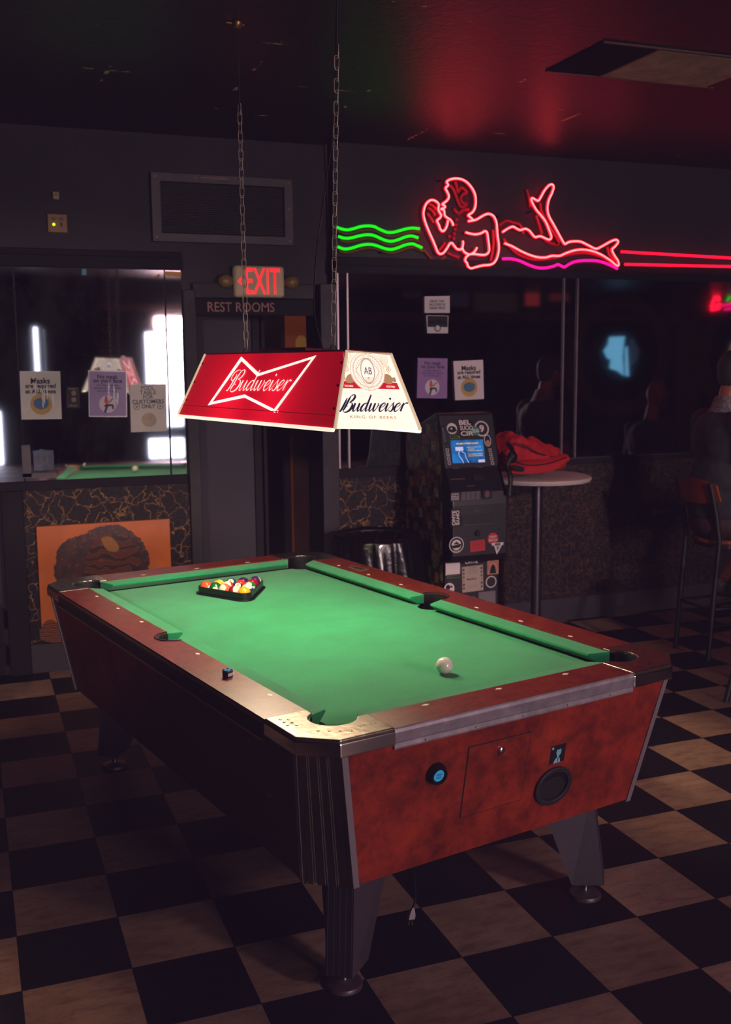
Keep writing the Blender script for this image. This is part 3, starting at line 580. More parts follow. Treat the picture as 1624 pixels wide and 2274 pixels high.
# ------------------------------------------------------------------ painting on the left half wall
P = [aty(80, 1170, 1.66), aty(377, 1156, 1.66), aty(392, 1424, 1.66), aty(92, 1424, 1.66)]
pt = thing('wall_painting', 'orange painting of a dark curly haired head under glass, behind the pool table', 'painting', ((P[0].x+P[1].x)/2, 1.67, (P[0].z+P[3].z)/2))
w, h = (P[1].x-P[0].x)/2, (P[0].z-P[3].z)/2
g = G(); g.bb(-w, w, -.012, .012, -h, h); g.build('canvas', mat('painting_orange', '#cc6820', .35, noise=.3, nscale=2.5, col2='#b0561c'), pt, bevel=.004)
M = frame((0, -.0125, 0), (1, 0, 0), (0, 0, 1))
def art_mat(name, stops, scale, dist):
    m, N, L, b = nodes(name); tc = N.new('ShaderNodeTexCoord'); wv = N.new('ShaderNodeTexWave'); wv.inputs['Scale'].default_value = scale; wv.inputs['Distortion'].default_value = dist; wv.inputs['Detail'].default_value = 3; wv.bands_direction = 'Z'
    L.new(tc.outputs['Object'], wv.inputs['Vector']); L.new(ramp_n(N, L, wv.outputs['Fac'], stops), b.inputs['Base Color']); b.inputs['Roughness'].default_value = .35; return m
def artpx(pts): # crop [0,1040,440,1560] scale 3.69
    return [(q.x, q.y) for q in [M.inverted() @ (aty(a/3.69, 1040+b/3.69, 1.657)-pt.location) for a, b in pts]]
random.seed(11)
hp_ = artpx([(470, 930), (455, 760), (490, 640), (560, 580), (680, 540), (780, 490), (870, 468), (960, 465), (1050, 500), (1130, 560), (1190, 640), (1225, 760), (1200, 860), (1160, 960), (700, 960)])
g = G(M); hs = spline([V(p+(0,)) for p in hp_], 8, True)
g.prism([(q.x+random.uniform(-.006, .006), q.y+random.uniform(-.006, .006)) for q in hs], .0002, .001)
g.build('painted_hair', mat('paint_hair', '#4a1c10', .4, noise=.8, nscale=34, col2='#160806'), pt)
g = G(M); hx0, hx1, hy0, hy1 = min(p[0] for p in hp_), max(p[0] for p in hp_), min(p[1] for p in hp_), max(p[1] for p in hp_)
for k in range(70):
    q = random.choice(hs); t = random.uniform(.55, .98); c_ = V((sum(p[0] for p in hp_)/len(hp_), sum(p[1] for p in hp_)/len(hp_))); p = c_.lerp(V((q.x, q.y)), t); r_ = random.uniform(.006, .016); a0 = random.uniform(0, 6.28)
    g.ribbon([p+V((r_*math.cos(a0+a_*.5), r_*math.sin(a0+a_*.5))) for a_ in range(8)], [.001, .003, .004, .005, .005, .004, .003, .001], .0011+k*1e-6)
g.build('painted_curls', mat('paint_curl', '#7a3a1a', .4, noise=.5, nscale=40), pt, recalc=False)
g = G(M); g.prism([(q.x, q.y) for q in spline([V(p+(0,)) for p in artpx([(740, 640), (850, 540), (980, 545), (1080, 590), (1140, 720), (1130, 900), (1000, 1050), (760, 1020), (690, 860)])], 5, True)], .0012, .002)
g.build('painted_face', art_mat('paint_face', [(.1, '#2a0e0a'), (.35, '#4a1c0e'), (.55, '#6e3a18'), (.75, '#38301e'), (.95, '#5a1810')], 5, 16), pt)
g = G(M); g.prism([(q.x, q.y) for q in spline([V(p+(0,)) for p in artpx([(830, 580), (900, 560), (970, 630), (960, 680), (880, 670)])], 5, True)], .0022, .003); g.build('painted_highlight', mat('paint_ochre', '#96601c', .4, noise=.3), pt)
g = G(M); g.prism([(q.x, q.y) for q in spline([V(p+(0,)) for p in artpx([(345, 1290), (420, 1240), (500, 1300), (560, 1410), (345, 1412)])], 5, True)], .0004, .0012); g.build('painted_shoulder', art_mat('paint_shoulder', [(.1, '#5a2412'), (.5, '#9a5a30'), (.9, '#3a1a10')], 14, 5), pt)
# orange slatted bench at the left frame edge
bn = thing('slat_bench', 'orange wooden slat bench end at the far left edge', 'bench', (-.13, 1.35, 0))
g = G()
for z in (.44, .24): g.bb(-.35, .13, -.15, .15, z-.045, z+.045)
g.build('slats', mat('orange_wood', '#8a4a1c', .5, noise=.3), bn, bevel=.004)
for sx in (-.3, .08):
    for sy in (-.12, .12): g = G(); g.bb(sx-.02, sx+.02, sy-.02, sy+.02, 0, .40); g.build('leg', M_black, bn)
# ================================================================== POOL TABLE
D, H, TH = .25559, .81, .19792
T0 = V((.8087, -1.8921)); E1 = V((math.cos(TH), math.sin(TH))); E2 = V((-math.sin(TH), math.cos(TH)))
TC = T0+E1*(2*D)+E2*(4*D); BED = .768
def tabw(a, b, z): q = T0+E1*(a*D)+E2*(b*D); return V((q.x, q.y, z))
tb = thing('pool_table', 'coin operated pool table with green cloth, burl cabinet and metal corners', 'pool table', (TC.x, TC.y, 0), TH)
A = lambda a: (a-2)*D
B = lambda b: (b-4)*D
M_felt = cloth_mat(); M_rail = burl_mat('rail_laminate', '#44120d', '#662117', '#80331f', .36, 16.); M_panel = burl_mat('cabinet_burl', '#42120c', '#7a2412', '#963219', .36, 6.5)
M_panel_shade = burl_mat('cabinet_burl_shaded', '#2a0c0a', '#45150e', '#57200f', .4, 6.); M_inlay = mat('inlay_pearl', '#f0e6d8', .4)  # side burl is a darker copy, shade put into its colour
M_cast = mat('casting_satin', '#a5978a', .26, .95, noise=.35, nscale=30, bump=.10, bscale=40); M_liner = mat('pocket_black', '#070608', .5); M_gold_line = mat('brass_line', '#b08c5a', .35, .8)
# bed with pocket cut-outs
PR = .25*D
poly = []
def arc(cx, cy, r, a0, a1, n=14): return [(A(cx)+r*math.cos(math.radians(a0+(a1-a0)*i/n)), B(cy)+r*math.sin(math.radians(a0+(a1-a0)*i/n))) for i in range(n+1)]
cc = -.03
poly += arc(cc, cc, PR*1.02, 75, 15); poly += arc(4-cc, cc, PR*1.02, 165, 105)
poly += arc(4.13, 4, PR*.9, 250, 110); poly += arc(4-cc, 8-cc, PR*1.02, 255, 195); poly += arc(cc, 8-cc, PR*1.02, -15, -75); poly += arc(-.13, 4, PR*.9, 70, -70)
g = G(); g.prism(poly, BED-.02, BED); g.build('bed_cloth', M_felt, tb)
# cushions
def cushion(s0, s1, n0, n1, axis, side):
    """axis 'b': runs along b (long rails); s = wood-side ends, n = nose ends"""
    prof = [(-.145, .807, 0), (.095, .801, 1), (.10, .793, 1), (-.03, BED+.001, 1), (-.145, BED+.001, 0)]
    g = G(); R0, R1 = [], []
    for d, z, k in prof:
        f = (d+.145)/.245; e0 = s0+(n0-s0)*f; e1 = s1+(n1-s1)*f
        for R, e in ((R0, e0), (R1, e1)):
            if axis == 'b': R.append(g.v((A(d) if side < 0 else A(4-d), B(e), z)))
            else: R.append(g.v((A(e), B(d) if side < 0 else B(8-d), z)))
    n = len(prof); g.face(R0); g.face(R1[::-1])
    for i in range(n): g.face([R0[i], R0[(i+1) % n], R1[(i+1) % n], R1[i]])
    return g.build('cushion', M_felt, tb, bevel=.0025)
for side in (-1, 1):
    cushion(.20, 3.78, .34, 3.73, 'b', side); cushion(4.22, 7.80, 4.27, 7.66, 'b', side); cushion(.20, 3.80, .34, 3.66, 'a', side)
# rails
OUT = .635; CL = .325
def diamond(g, x, y, M=None, lx=.0135, ly=.0075):
    g.hexa([(x-lx, y, H+.0002), (x, y-ly, H+.0002), (x+lx, y, H+.0002), (x, y+ly, H+.0002)], [(x-lx, y, H+.0006), (x, y-ly, H+.0006), (x+lx, y, H+.0006), (x, y+ly, H+.0006)], 1)
for side in (-1, 1):
    fx = (lambda a: A(a)) if side < 0 else (lambda a: A(4-a))
    pl = [(fx(-OUT), B(CL)), (fx(-OUT), B(8-CL)), (fx(-.14), B(8-CL))]
    pl += [(fx(-.14-.24*math.cos(math.radians(t))), B(4+.245*math.sin(math.radians(t)))) for t in range(90, -91, -12)]
    pl += [(fx(-.14), B(CL))]
    g = G(); g.prism(pl, .773, H)
    for k in (1, 2, 3, 5, 6, 7): diamond(g, fx(-.226), B(k), lx=.0075, ly=.0135)
    g.build('long_rail', [M_rail, M_inlay], tb)
    # side trim: dark fluted strip, brass line on the upper edge
    g = G(); s = side
    def xx(o): return A(-o) if s < 0 else A(4+o)
    prof = [(OUT, .8095), (OUT+.012, .806), (OUT+.016, .797), (OUT+.010, .795), (OUT+.016, .792), (OUT+.010, .789), (OUT+.016, .786), (OUT+.014, .772), (OUT+.03, .756), (OUT+.03, .75), (OUT-.06, .75), (OUT-.06, .775)]
    R0 = [g.v((xx(o), B(CL), z)) for o, z in prof]; R1 = [g.v((xx(o), B(8-CL), z)) for o, z in prof]; n = len(prof)
    g.face(R0); g.face(R1[::-1])
    for i in range(n): g.face([R0[i], R0[(i+1) % n], R1[(i+1) % n], R1[i]], 1 if i in (1, 2, 4, 8) else 0)
    g.build('side_trim', [mat('trim_brown', '#2a1a16', .4, noise=.3, nscale=20), M_gold_line], tb)
    # end rail
    fy = (lambda b: B(b)) if side < 0 else (lambda b: B(8-b))
    g = G(); g.prism([(A(CL), fy(-OUT)), (A(4-CL), fy(-OUT)), (A(4-CL), fy(-.14)), (A(CL), fy(-.14))], .773, H)
    for k in (1, 2, 3): diamond(g, A(k), fy(-.226))
    g.build('end_rail', [M_rail, M_inlay], tb)
    g = G()
    prof = [(OUT, .8095), (OUT+.012, .806), (OUT+.02, .798)]
    for k in range(7): prof += [(OUT+.012, .796-k*.0036), (OUT+.02, .7945-k*.0036)]
    prof += [(OUT+.008, .768), (OUT+.012, .757), (OUT+.004, .752), (OUT-.06, .752), (OUT-.06, .775)]
    R0 = [g.v((A(CL), fy(-o), z)) for o, z in prof]; R1 = [g.v((A(4-CL), fy(-o), z)) for o, z in prof]; n = len(prof)
    g.face(R0); g.face(R1[::-1])
    for i in range(n): g.face([R0[i], R0[(i+1) % n], R1[(i+1) % n], R1[i]])
    et = g.build('end_trim', mat('end_trim_alu', '#a59ca8', .42, .45, noise=.35, nscale=25), tb)
    for k in range(5):
        g = G(); g.sphere((A(.7+k*.65), fy(-OUT-.013), .7615), .0035, 8); g.build('screw', M_chrome, et, smooth=60)
# name plate set in the far long rail
g = G(); g.bb(A(4.28), A(4.46), B(6.35), B(6.75), H+.0002, H+.001); g.bb(A(4.31), A(4.43), B(6.40), B(6.70), H+.001, H+.0015, 1); g.build('name_plate', [mat('plate_grey', '#6a5a52', .4), mat('plate_dark', '#2e2622', .5)], tb)
# corner castings, pockets, liners
def corner(sx, sy):
    fx = (lambda a: A(a)) if sx < 0 else (lambda a: A(4-a)); fy = (lambda b: B(b)) if sy < 0 else (lambda b: B(8-b))
    pl = [(-OUT, CL), (-OUT, -.335), (-.31, -OUT-.015), (CL, -OUT-.015), (CL, -.14), (.20, -.14)]
    pl += [(cc+.25*math.cos(math.radians(t)), cc+.25*math.sin(math.radians(t))) for t in range(-28, -243, -11)]
    pl += [(-.14, .20), (-.14, CL)]
    g = G(); g.prism([(fx(a), fy(b)) for a, b in pl], .80, H+.0025); cs = g.build('corner_casting', M_cast, tb, bevel=.004, seg=3)
    # skirt
    o = [(-OUT-.012, CL), (-OUT-.012, -.34), (-.315, -OUT-.03), (CL, -OUT-.03)]; i = [(-OUT+.08, CL), (-OUT+.08, -.30), (-.27, -OUT+.08), (CL, -OUT+.08)]
    g = G(); q = [(fx(a), fy(b)) for a, b in o]+[(fx(a), fy(b)) for a, b in i[::-1]]; g.prism(q, .766, .803); g.build('corner_skirt', M_chrome, tb, bevel=.003)
    # liner
    g = G(); P = [(cc+.25*math.cos(math.radians(t)), cc+.25*math.sin(math.radians(t))) for t in range(-40, -231, -10)]
    P2 = [(cc+.262*math.cos(math.radians(t)), cc+.262*math.sin(math.radians(t))) for t in range(-40, -231, -10)]
    q = [(fx(a), fy(b)) for a, b in P]+[(fx(a), fy(b)) for a, b in P2[::-1]]; g.prism(q, .69, .806); g.build('pocket_liner', M_liner if not (sx < 0 and sy < 0) else mat('pocket_cream', '#c9a880', .4), tb)
    g = G(); g.prism([(fx(a), fy(b)) for a, b in circ(cc, cc, .27, 24)], .66, .69); g.build('pocket_bottom', M_liner, tb)
    return cs, fx, fy
for sx in (-1, 1):
    for sy in (-1, 1):
        cs, fx, fy = corner(sx, sy)
        # stamped ornament / maker lettering on the casting
        if sy < 0:
            Mt = frame((A(.15) if sx < 0 else A(3.62), B(-.42), H+.0027), (1, 0, 0), (0, 1, 0))
            text('VALLEY', Mt, mat('stamp_dark', '#6b6058', .5, .5), cs, w=.06, h=.013, bold=.004)
        g = G()
        for k in range(10):
            a = -.52+random.uniform(-.03, .03)+(k % 2)*.08; b = .2-k*.05
            if k > 5: a = -.45+(k-5)*.09; b = -.25-(k-5)*.06
            g.sphere((fx(a), fy(b), H+.0025), .004, 8, sc=(1.2, 1.2, .4))
        g.build('casting_ornament', M_cast, cs, smooth=60)
for side in (-1, 1):
    fx = (lambda a: A(a)) if side < 0 else (lambda a: A(4-a))
    P = [(-.14-.24*math.cos(math.radians(t)), 4+.245*math.sin(math.radians(t))) for t in range(90, -91, -9)]; P2 = [(-.14-.265*math.cos(math.radians(t)), 4+.265*math.sin(math.radians(t))) for t in range(90, -91, -9)]
    P3 = [(-.14-.20*math.cos(math.radians(t)), 4+.215*math.sin(math.radians(t))) for t in range(90, -91, -9)]
    g = G(); g.prism([(fx(a), fy_) for a, fy_ in [(a, B(b)) for a, b in P]]+[(fx(a), B(b)) for a, b in P3[::-1]], .69, H-.004); g.build('pocket_liner', M_liner, tb)
    g = G(); g.prism([(fx(a), B(b)) for a, b in P2]+[(fx(a), B(b)) for a, b in P[::-1]], H-.004, H+.003); g.build('pocket_rim', mat('pocket_rim_dark', '#2a2220', .35, .6), tb, bevel=.001)
    g = G(); g.prism([(fx(a), B(b)) for a, b in circ(-.13, 4, .27, 24)], .66, .69); g.build('pocket_bottom', M_liner, tb)
# cabinet: tapered, chamfered corners
ZB, ZT = .37, .768
def oct_(hw, hl, c): return [(-hw, -hl+c), (-hw+c, -hl), (hw-c, -hl), (hw, -hl+c), (hw, hl-c), (hw-c, hl), (-hw+c, hl), (-hw, hl-c)]
ob = oct_(2.365*D, 4.335*D, .372*D); ot = oct_(2.60*D, 4.62*D, .315*D)
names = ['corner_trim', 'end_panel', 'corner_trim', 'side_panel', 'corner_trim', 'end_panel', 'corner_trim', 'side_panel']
panels = []
for i in range(8):
    j = (i+1) % 8; b0, b1, t0, t1 = [V(p) for p in (ob[i], ob[j], ot[i], ot[j])]
    k = .97
    g = G()
    g.hexa([(b0.x, b0.y, ZB), (b1.x, b1.y, ZB), (b1.x*k, b1.y*k, ZB), (b0.x*k, b0.y*k, ZB)], [(t0.x, t0.y, ZT), (t1.x, t1.y, ZT), (t1.x*k, t1.y*k, ZT), (t0.x*k, t0.y*k, ZT)])
    if names[i] == 'corner_trim':
        # fluted metal face plus returns on both neighbours
        cen = V((sum(p.x for p in (b0, b1, t0, t1))/4, sum(p.y for p in (b0, b1, t0, t1))/4)).normalized()
        for s0, s1, off in ((-.01, .06, .0016), (.20, .212, .0012), (.248, .26, .0012), (.44, .452, .0012), (.488, .50, .0012), (.66, .672, .0012), (.708, .72, .0012), (.94, 1.01, .0016), (.08, .19, .0005), (.28, .42, .0005), (.52, .64, .0005), (.74, .92, .0005)):
            q = [(b0.lerp(b1, s0)+cen*off, ZB-.006), (b0.lerp(b1, s1)+cen*off, ZB-.006), (b0.lerp(b1, s1), ZB-.006), (b0.lerp(b1, s0), ZB-.006)]
            r = [(t0.lerp(t1, s0)+cen*off, ZT-.002), (t0.lerp(t1, s1)+cen*off, ZT-.002), (t0.lerp(t1, s1), ZT-.002), (t0.lerp(t1, s0), ZT-.002)]
            g.hexa([(p.x, p.y, z) for p, z in q], [(p.x, p.y, z) for p, z in r], 1 if s1-s0 < .02 else 0)
        for nb_, bb0, tt0 in ((ob[i-1], b0, t0), (ob[(j+1) % 8], b1, t1)):
            nt = V(ot[i-1]) if bb0 is b0 else V(ot[(j+1) % 8]); nb2 = V(nb_)
            db = (nb2-bb0).normalized()*.018; dt = (nt-tt0).normalized()*.018
            no = V((db.y, -db.x)).normalized()*.003
            if no.dot(bb0) < 0: no = -no
            g.hexa([(bb0.x, bb0.y, ZB-.006), ((bb0+db).x, (bb0+db).y, ZB-.006), ((bb0+db+no).x, (bb0+db+no).y, ZB-.006), ((bb0+no).x, (bb0+no).y, ZB-.006)],
                   [(tt0.x, tt0.y, ZT), ((tt0+dt).x, (tt0+dt).y, ZT), ((tt0+dt+no).x, (tt0+dt+no).y, ZT), ((tt0+no).x, (tt0+no).y, ZT)], 2)
        panels.append(g.build('corner_trim', [M_brushed, mat('flute_edge', '#7f7668', .4, .3), mat('trim_return', '#8f8792', .38, .5)], tb))
    else: panels.append(g.build(names[i], M_panel if names[i] == 'end_panel' else M_panel_shade, tb))
g = G(); g.prism([(x*.96, y*.96) for x, y in ob], ZB+.01, ZB+.03); g.build('cabinet_base', M_blackrough, tb)
# front end panel fittings.  local frame: x across, y up the sloping panel, z out
bz = lambda z: -4.335*D+(z-ZB)/(ZT-ZB)*(-.285*D)
def pf(a, z): return frame((A(a), bz(z), z), (1, 0, 0), (0, -.285*D, ZT-ZB))
front = panels[1]
g = G(pf(1.745, .593)); w2, h2 = .425*D, .108
g.bb(-w2-.003, w2+.003, -h2-.003, h2+.003, -.001, .0006, 1); g.bb(-w2, w2, -h2, h2, 0, .0022); dr = g.build('coin_door', [M_panel, M_blackrough], tb)
g = G(pf(1.762, .669)); g.lathe([(.0001, .012), (.006, .012), (.010, .009), (.011, .002)], 20); g.bb(-.001, .001, -.005, .005, .011, .0125); g.build('lock', M_chrome, dr, smooth=40)
g = G(pf(.905, .649)); g.lathe([(.0001, .016), (.019, .016), (.021, .022), (.025, .022), (.031, .006), (.031, 0)], 28); pb = g.build('push_button', M_black, tb, smooth=40)
g = G(pf(.905, .649)); g.prism(circ(0, 0, .0165, 24), .0162, .0175); g.build('button_face', mat('button_blue', '#2f9fd8', .4, emit=.25), pb)
texts([('PUSH', 0, .004, .018, .007, .01), ('POOL', 0, -.005, .018, .007, .01)], pf(.905, .649) @ Matrix.Translation((0, 0, .0175)), M_navy, pb)
g = G(pf(2.633, .503)); g.ring(circ(0, 0, .070, 40, ry=.062), circ(0, 0, .054, 40, ry=.046), -.002, .010); rg = g.build('ball_return_ring', mat('ring_rubber', '#1d1a22', .5), tb, bevel=.003)
g = G(pf(2.633, .503)); g.prism(circ(0, 0, .055, 40, ry=.047), -.001, .0012); g.build('return_opening', mat('opening_black', '#020203', .9), rg)
g = G(pf(2.633, .503)); g.ring(circ(0, 0, .0545, 40, ry=.0465), circ(0, -.008, .050, 40, ry=.036), .001, .003); g.build('inner_lip', mat('lip_dark', '#0b0d10', .4), rg)
g = G(pf(2.64, .605)); g.bb(-.0285, .0285, -.029, .029, 0, .0012); st = g.build('portrait_sticker', mat('sticker_navy', '#14131f', .4), tb)
g = G(pf(2.64, .605)); g.prism(circ(.003, .007, .0095, 18, ry=.0135), .0012, .0016); g.bb(-.002, .006, -.012, -.004, .0012, .0016); g.prism([(-.014, -.029), (.002, -.029), (.001, -.012), (-.006, -.014)], .0012, .0016); g.prism([(.004, -.029), (.014, -.029), (.010, -.015), (.005, -.012)], .0012, .0016); g.bb(-.026, -.018, .018, .025, .0012, .0016); g.build('sticker_portrait', mat('sticker_cyan', '#7fb8c8', .5), st)
g = G(pf(2.64, .605)); g.prism(circ(.003, .0185, .0105, 14, ry=.0045), .0017, .002)
for x in (-.001, .007): g.prism(circ(x, .009, .0016, 8, ry=.0009), .0017, .002)
g.bb(.0005, .0055, .0005, .0015, .0017, .002); g.build('portrait_features', mat('sticker_navy', '#14131f'), st)
g = G(frame((-2.49*D, B(.55), .575), (0, 1, 0), (0, 0, 1))); g.bb(-.014, .014, -.007, .007, -.003, .003); g.build('yellow_tag', mat('tag_yellow', '#7a6a1a', .6), tb)
# legs, set diagonally under the corners
def leg(sx, sy):
    c = V((sx*1.80*D, sy*3.80*D)); uo = V((sx, sy)).normalized(); vo = V((-uo.y, uo.x))
    def q(u, v, z): p = c+uo*(u*D)+vo*(v*D); return (p.x, p.y, z)
    g = G(); wv = .154
    g.hexa([q(-.16, -.24, .062), q(.23, -wv, .06), q(.23, wv, .06), q(-.16, .24, .062)], [q(-.60, -.44, .385), q(.07, -wv, .385), q(.07, wv, .385), q(-.60, .44, .385)]); g.hexa([q(.20, -wv*.98, .061), q(.234, -wv*.98, .061), q(.234, wv*.98, .061), q(.20, wv*.98, .061)], [q(.05, -wv*.98, .384), q(.074, -wv*.98, .384), q(.074, wv*.98, .384), q(.05, wv*.98, .384)], 1)
    for k in range(5):
        v0 = -wv+.02+k*.066; g.hexa([q(.23, v0, .062), q(.240, v0, .062), q(.240, v0+.007, .062), q(.23, v0+.007, .062)], [q(.07, v0, .38), q(.081, v0, .38), q(.081, v0+.007, .38), q(.07, v0+.007, .38)])
    L = g.build('leg', [mat('leg_dark_laminate', '#3a323c', .42, noise=.25, nscale=7), mat('leg_flute_black', '#141017', .45)], tb)
    g = G(); g.lathe([(.0001, .022), (.012, .022), (.03, .017), (.05, .012), (.053, .006), (.053, 0), (.0001, 0)], 32, (c.x, c.y, 0)); g.build('foot_pad', mat('foot_pad_brown', '#3a2c34', .4), L, smooth=40)
    g = G(); g.tube([(c.x, c.y, .018), (c.x, c.y, .075)], .011, 12); g.build('leveler_bolt', M_chrome, L, smooth=40)
for sx in (-1, 1):
    for sy in (-1, 1): leg(sx, sy)
# power cord dangling under the front panel
g = G(); w2l = Matrix.Rotation(-TH, 4, 'Z') @ Matrix.Translation((-TC.x, -TC.y, 0))
cp = [w2l @ tabw(1.16, .3, .42), w2l @ tabw(1.19, .3, .30), w2l @ tabw(1.22, .3, .22), w2l @ tabw(1.225, .3, .17), w2l @ tabw(1.19, .3, .145)]
g.tube(spline(cp, 6), .0032, 8); cd = g.build('power_cord', M_black, tb, smooth=60)
p0, p1 = w2l @ tabw(1.19, .3, .145), w2l @ tabw(1.155, .3, .10)
dd = (p1-p0).normalized(); Mp = frame(p0, dd, (1, 0, 0))
g = G(Mp); g.hexa([(0, -.004, -.004), (0, .004, -.004), (0, .004, .004), (0, -.004, .004)], [(.022, -.011, -.006), (.022, .011, -.006), (.022, .011, .006), (.022, -.011, .006)]); g.bb(.022, .034, -.011, .011, -.006, .006); pgo = g.build('plug', mat('plug_grey', '#8a8490', .4), cd, bevel=.001)
g = G(Mp)
for y in (-.006, .006): g.bb(.034, .052, y-.0008, y+.0008, -.003, .003)
g.build('plug_prongs', mat('brass_prong', '#e8c890', .2, 1.), pgo)
# ------------------------------------------------------------------ balls, rack, chalk
BR = .0272
def ball(name, label, c, col, num=None, stripe=False, spot=(0, -1, .4), axis=(0, 0, 1), group='billiard balls in the rack'):
    t = thing(name, label, 'ball', c, 0, group)
    g = G(); g.sphere((0, 0, 0), BR, 32)
    m = ball_mat('ball_%s' % num, col, stripe, spot, axis) if num else mat('cue_ball_ivory', '#e9e2d8', .12, coat=.4, spec=.5)
    g.build('sphere', m, t, smooth=180)
    if num:
        n = V(spot).normalized(); x = V((0, 0, 1)).cross(n).normalized(); y = n.cross(x)
        me = text_mesh(str(num), None, .013, .01); me.materials.append(M_ink)
        for vv in me.vertices:
            p = x*vv.co.x+y*vv.co.y+n*BR; vv.co = p.normalized()*(BR+.0003)
        o = bpy.data.objects.new('number', me); C.objects.link(o); o.parent = t
    return t
ball('cue_ball', 'white cue ball resting alone on the green cloth', atz(987.5, 1478, BED+BR), '#ffffff', None, group=None)
S0 = V((.863, -.080, BED+BR)); U1 = V((.0297, -.0457, 0)); V1 = V((.0544, .0028, 0))
cs_ = (CAM-S0).normalized()
def sd(dx, dz): r = V((cs_.y, -cs_.x, 0)).normalized()*-1; return cs_+r*dx+V((0, 0, dz))
rackballs = [  # u, v, number, colour, stripe, spot dir, stripe axis, label
 (0, 0, 5, '#e05a30', False, sd(.75, -.25), (0, 0, 1), 'solid orange ball numbered 5 at the far left of the black rack'),
 (1, 0, 6, '#0e5a34', False, sd(-.1, -.2), (0, 0, 1), 'solid dark green ball with its number facing the front of the rack'),
 (2, 0, 13, '#ea6a48', True, sd(0, -1), (.8, .3, -.3), 'orange and white striped ball in the rack\'s front row'),
 (3, 0, 15, '#7a1c20', True, sd(.2, -1), (.5, -.8, .35), 'mostly white ball with a maroon stripe edge beside the yellow ball'),
 (4, 0, 1, '#e8a81c', False, sd(0, -1), (0, 0, 1), 'solid yellow ball at the rack\'s nearest corner'),
 (0, 1, 9, '#e6b422', True, sd(-1, -1), (-.7, -.3, -.55), 'yellow ball with a white lower side behind the orange 5 ball'),
 (1, 1, 11, '#c8281e', True, sd(.1, .1), (-.6, -.5, .6), 'red and white striped ball in the rack\'s second row'),
 (2, 1, 8, '#15121a', False, sd(.1, .9), (0, 0, 1), 'black ball with its white number spot on top'),
 (3, 1, 10, '#12387e', True, sd(0, -1), (0, -.2, 1), 'blue striped ball with a white cap behind the yellow ball'),
 (0, 2, 2, '#12387e', False, sd(-.1, .8), (0, 0, 1), 'solid blue ball with its number spot on top'),
 (1, 2, 3, '#d2302a', False, sd(1, -.5), (0, 0, 1), 'solid red ball in the middle of the rack behind the black ball'),
 (2, 2, 14, '#0e6a3c', True, sd(-.3, .7), (.1, -.75, -.5), 'green striped ball with its number spot on top'),
 (0, 3, 4, '#3a1c5c', False, sd(0, -1), (0, 0, 1), 'solid purple ball in the back of the rack'),
 (1, 3, 7, '#8a1420', False, sd(0, -1), (0, 0, 1), 'solid maroon ball near the rack\'s right side'),
 (0, 4, 12, '#3a1c5c', True, sd(-1, -1), (1, .2, .2), 'purple and white striped ball at the rack\'s far right corner')]
for u, v, num, col, stp, sp, ax, lab in rackballs: ball('billiard_ball', lab, S0+U1*u+V1*v, col, num, stp, sp, ax)
# triangle rack
cen = S0+(U1+V1)*(4/3)
tri = [S0, S0+U1*4, S0+V1*4]
def rounded(off, r):
    out = []
    for k in range(3):
        p = V(tri[k].to_2d()); a = V(tri[k-1].to_2d()); b = V(tri[(k+1) % 3].to_2d())
        n1 = (p-a).normalized(); n1 = V((-n1.y, n1.x)); n2 = (b-p).normalized(); n2 = V((-n2.y, n2.x))
        c2 = cen.to_2d()
        if n1.dot(p-c2) < 0: n1 = -n1
        if n2.dot(p-c2) < 0: n2 = -n2
        for i in range(9):
            d = n1.lerp(n2, i/8).normalized(); out.append(p+d*(off))
    return [(q.x-cen.x, q.y-cen.y) for q in out]
rk = thing('triangle_rack', 'black plastic triangle rack holding the balls on the cloth', 'rack', (cen.x, cen.y, BED))
g = G(); g.ring(rounded(BR+.0065, 0), rounded(BR+.0015, 0), .0015, .034); g.build('rack_wall', mat('rack_black', '#0d0b0e', .35), rk)
g = G(); g.ring(rounded(BR+.017, 0), rounded(BR+.0065, 0), .0008, .007); g.build('rack_flange', mat('rack_black', '#0d0b0e'), rk, bevel=.002)
# chalk
p = atz(506, 1503, H); ck = thing('chalk_cube', 'small blue chalk cube with a paper label on the wooden rail', 'chalk', p, TH+.35)
g = G(); g.bb(-.011, .011, -.011, .011, .0003, .019); g.build('paper_wrap', mat('chalk_wrap', '#23282e', .6), ck)
g = G(); g.bb(-.0108, .0108, -.0108, .0108, .019, .0215)
for sx in (-1, 1):
    for sy in (-1, 1): g.bb(min(sx*.0108, sx*.006), max(sx*.0108, sx*.006), min(sy*.0108, sy*.006), max(sy*.0108, sy*.006), .0215, .0245)
g.build('chalk_block', mat('chalk_blue', '#2a86b8', .9), ck)
g = G(); g.bb(-.0095, .0095, -.0114, -.011, .004, .013); g.build('paper_label', M_white, ck)

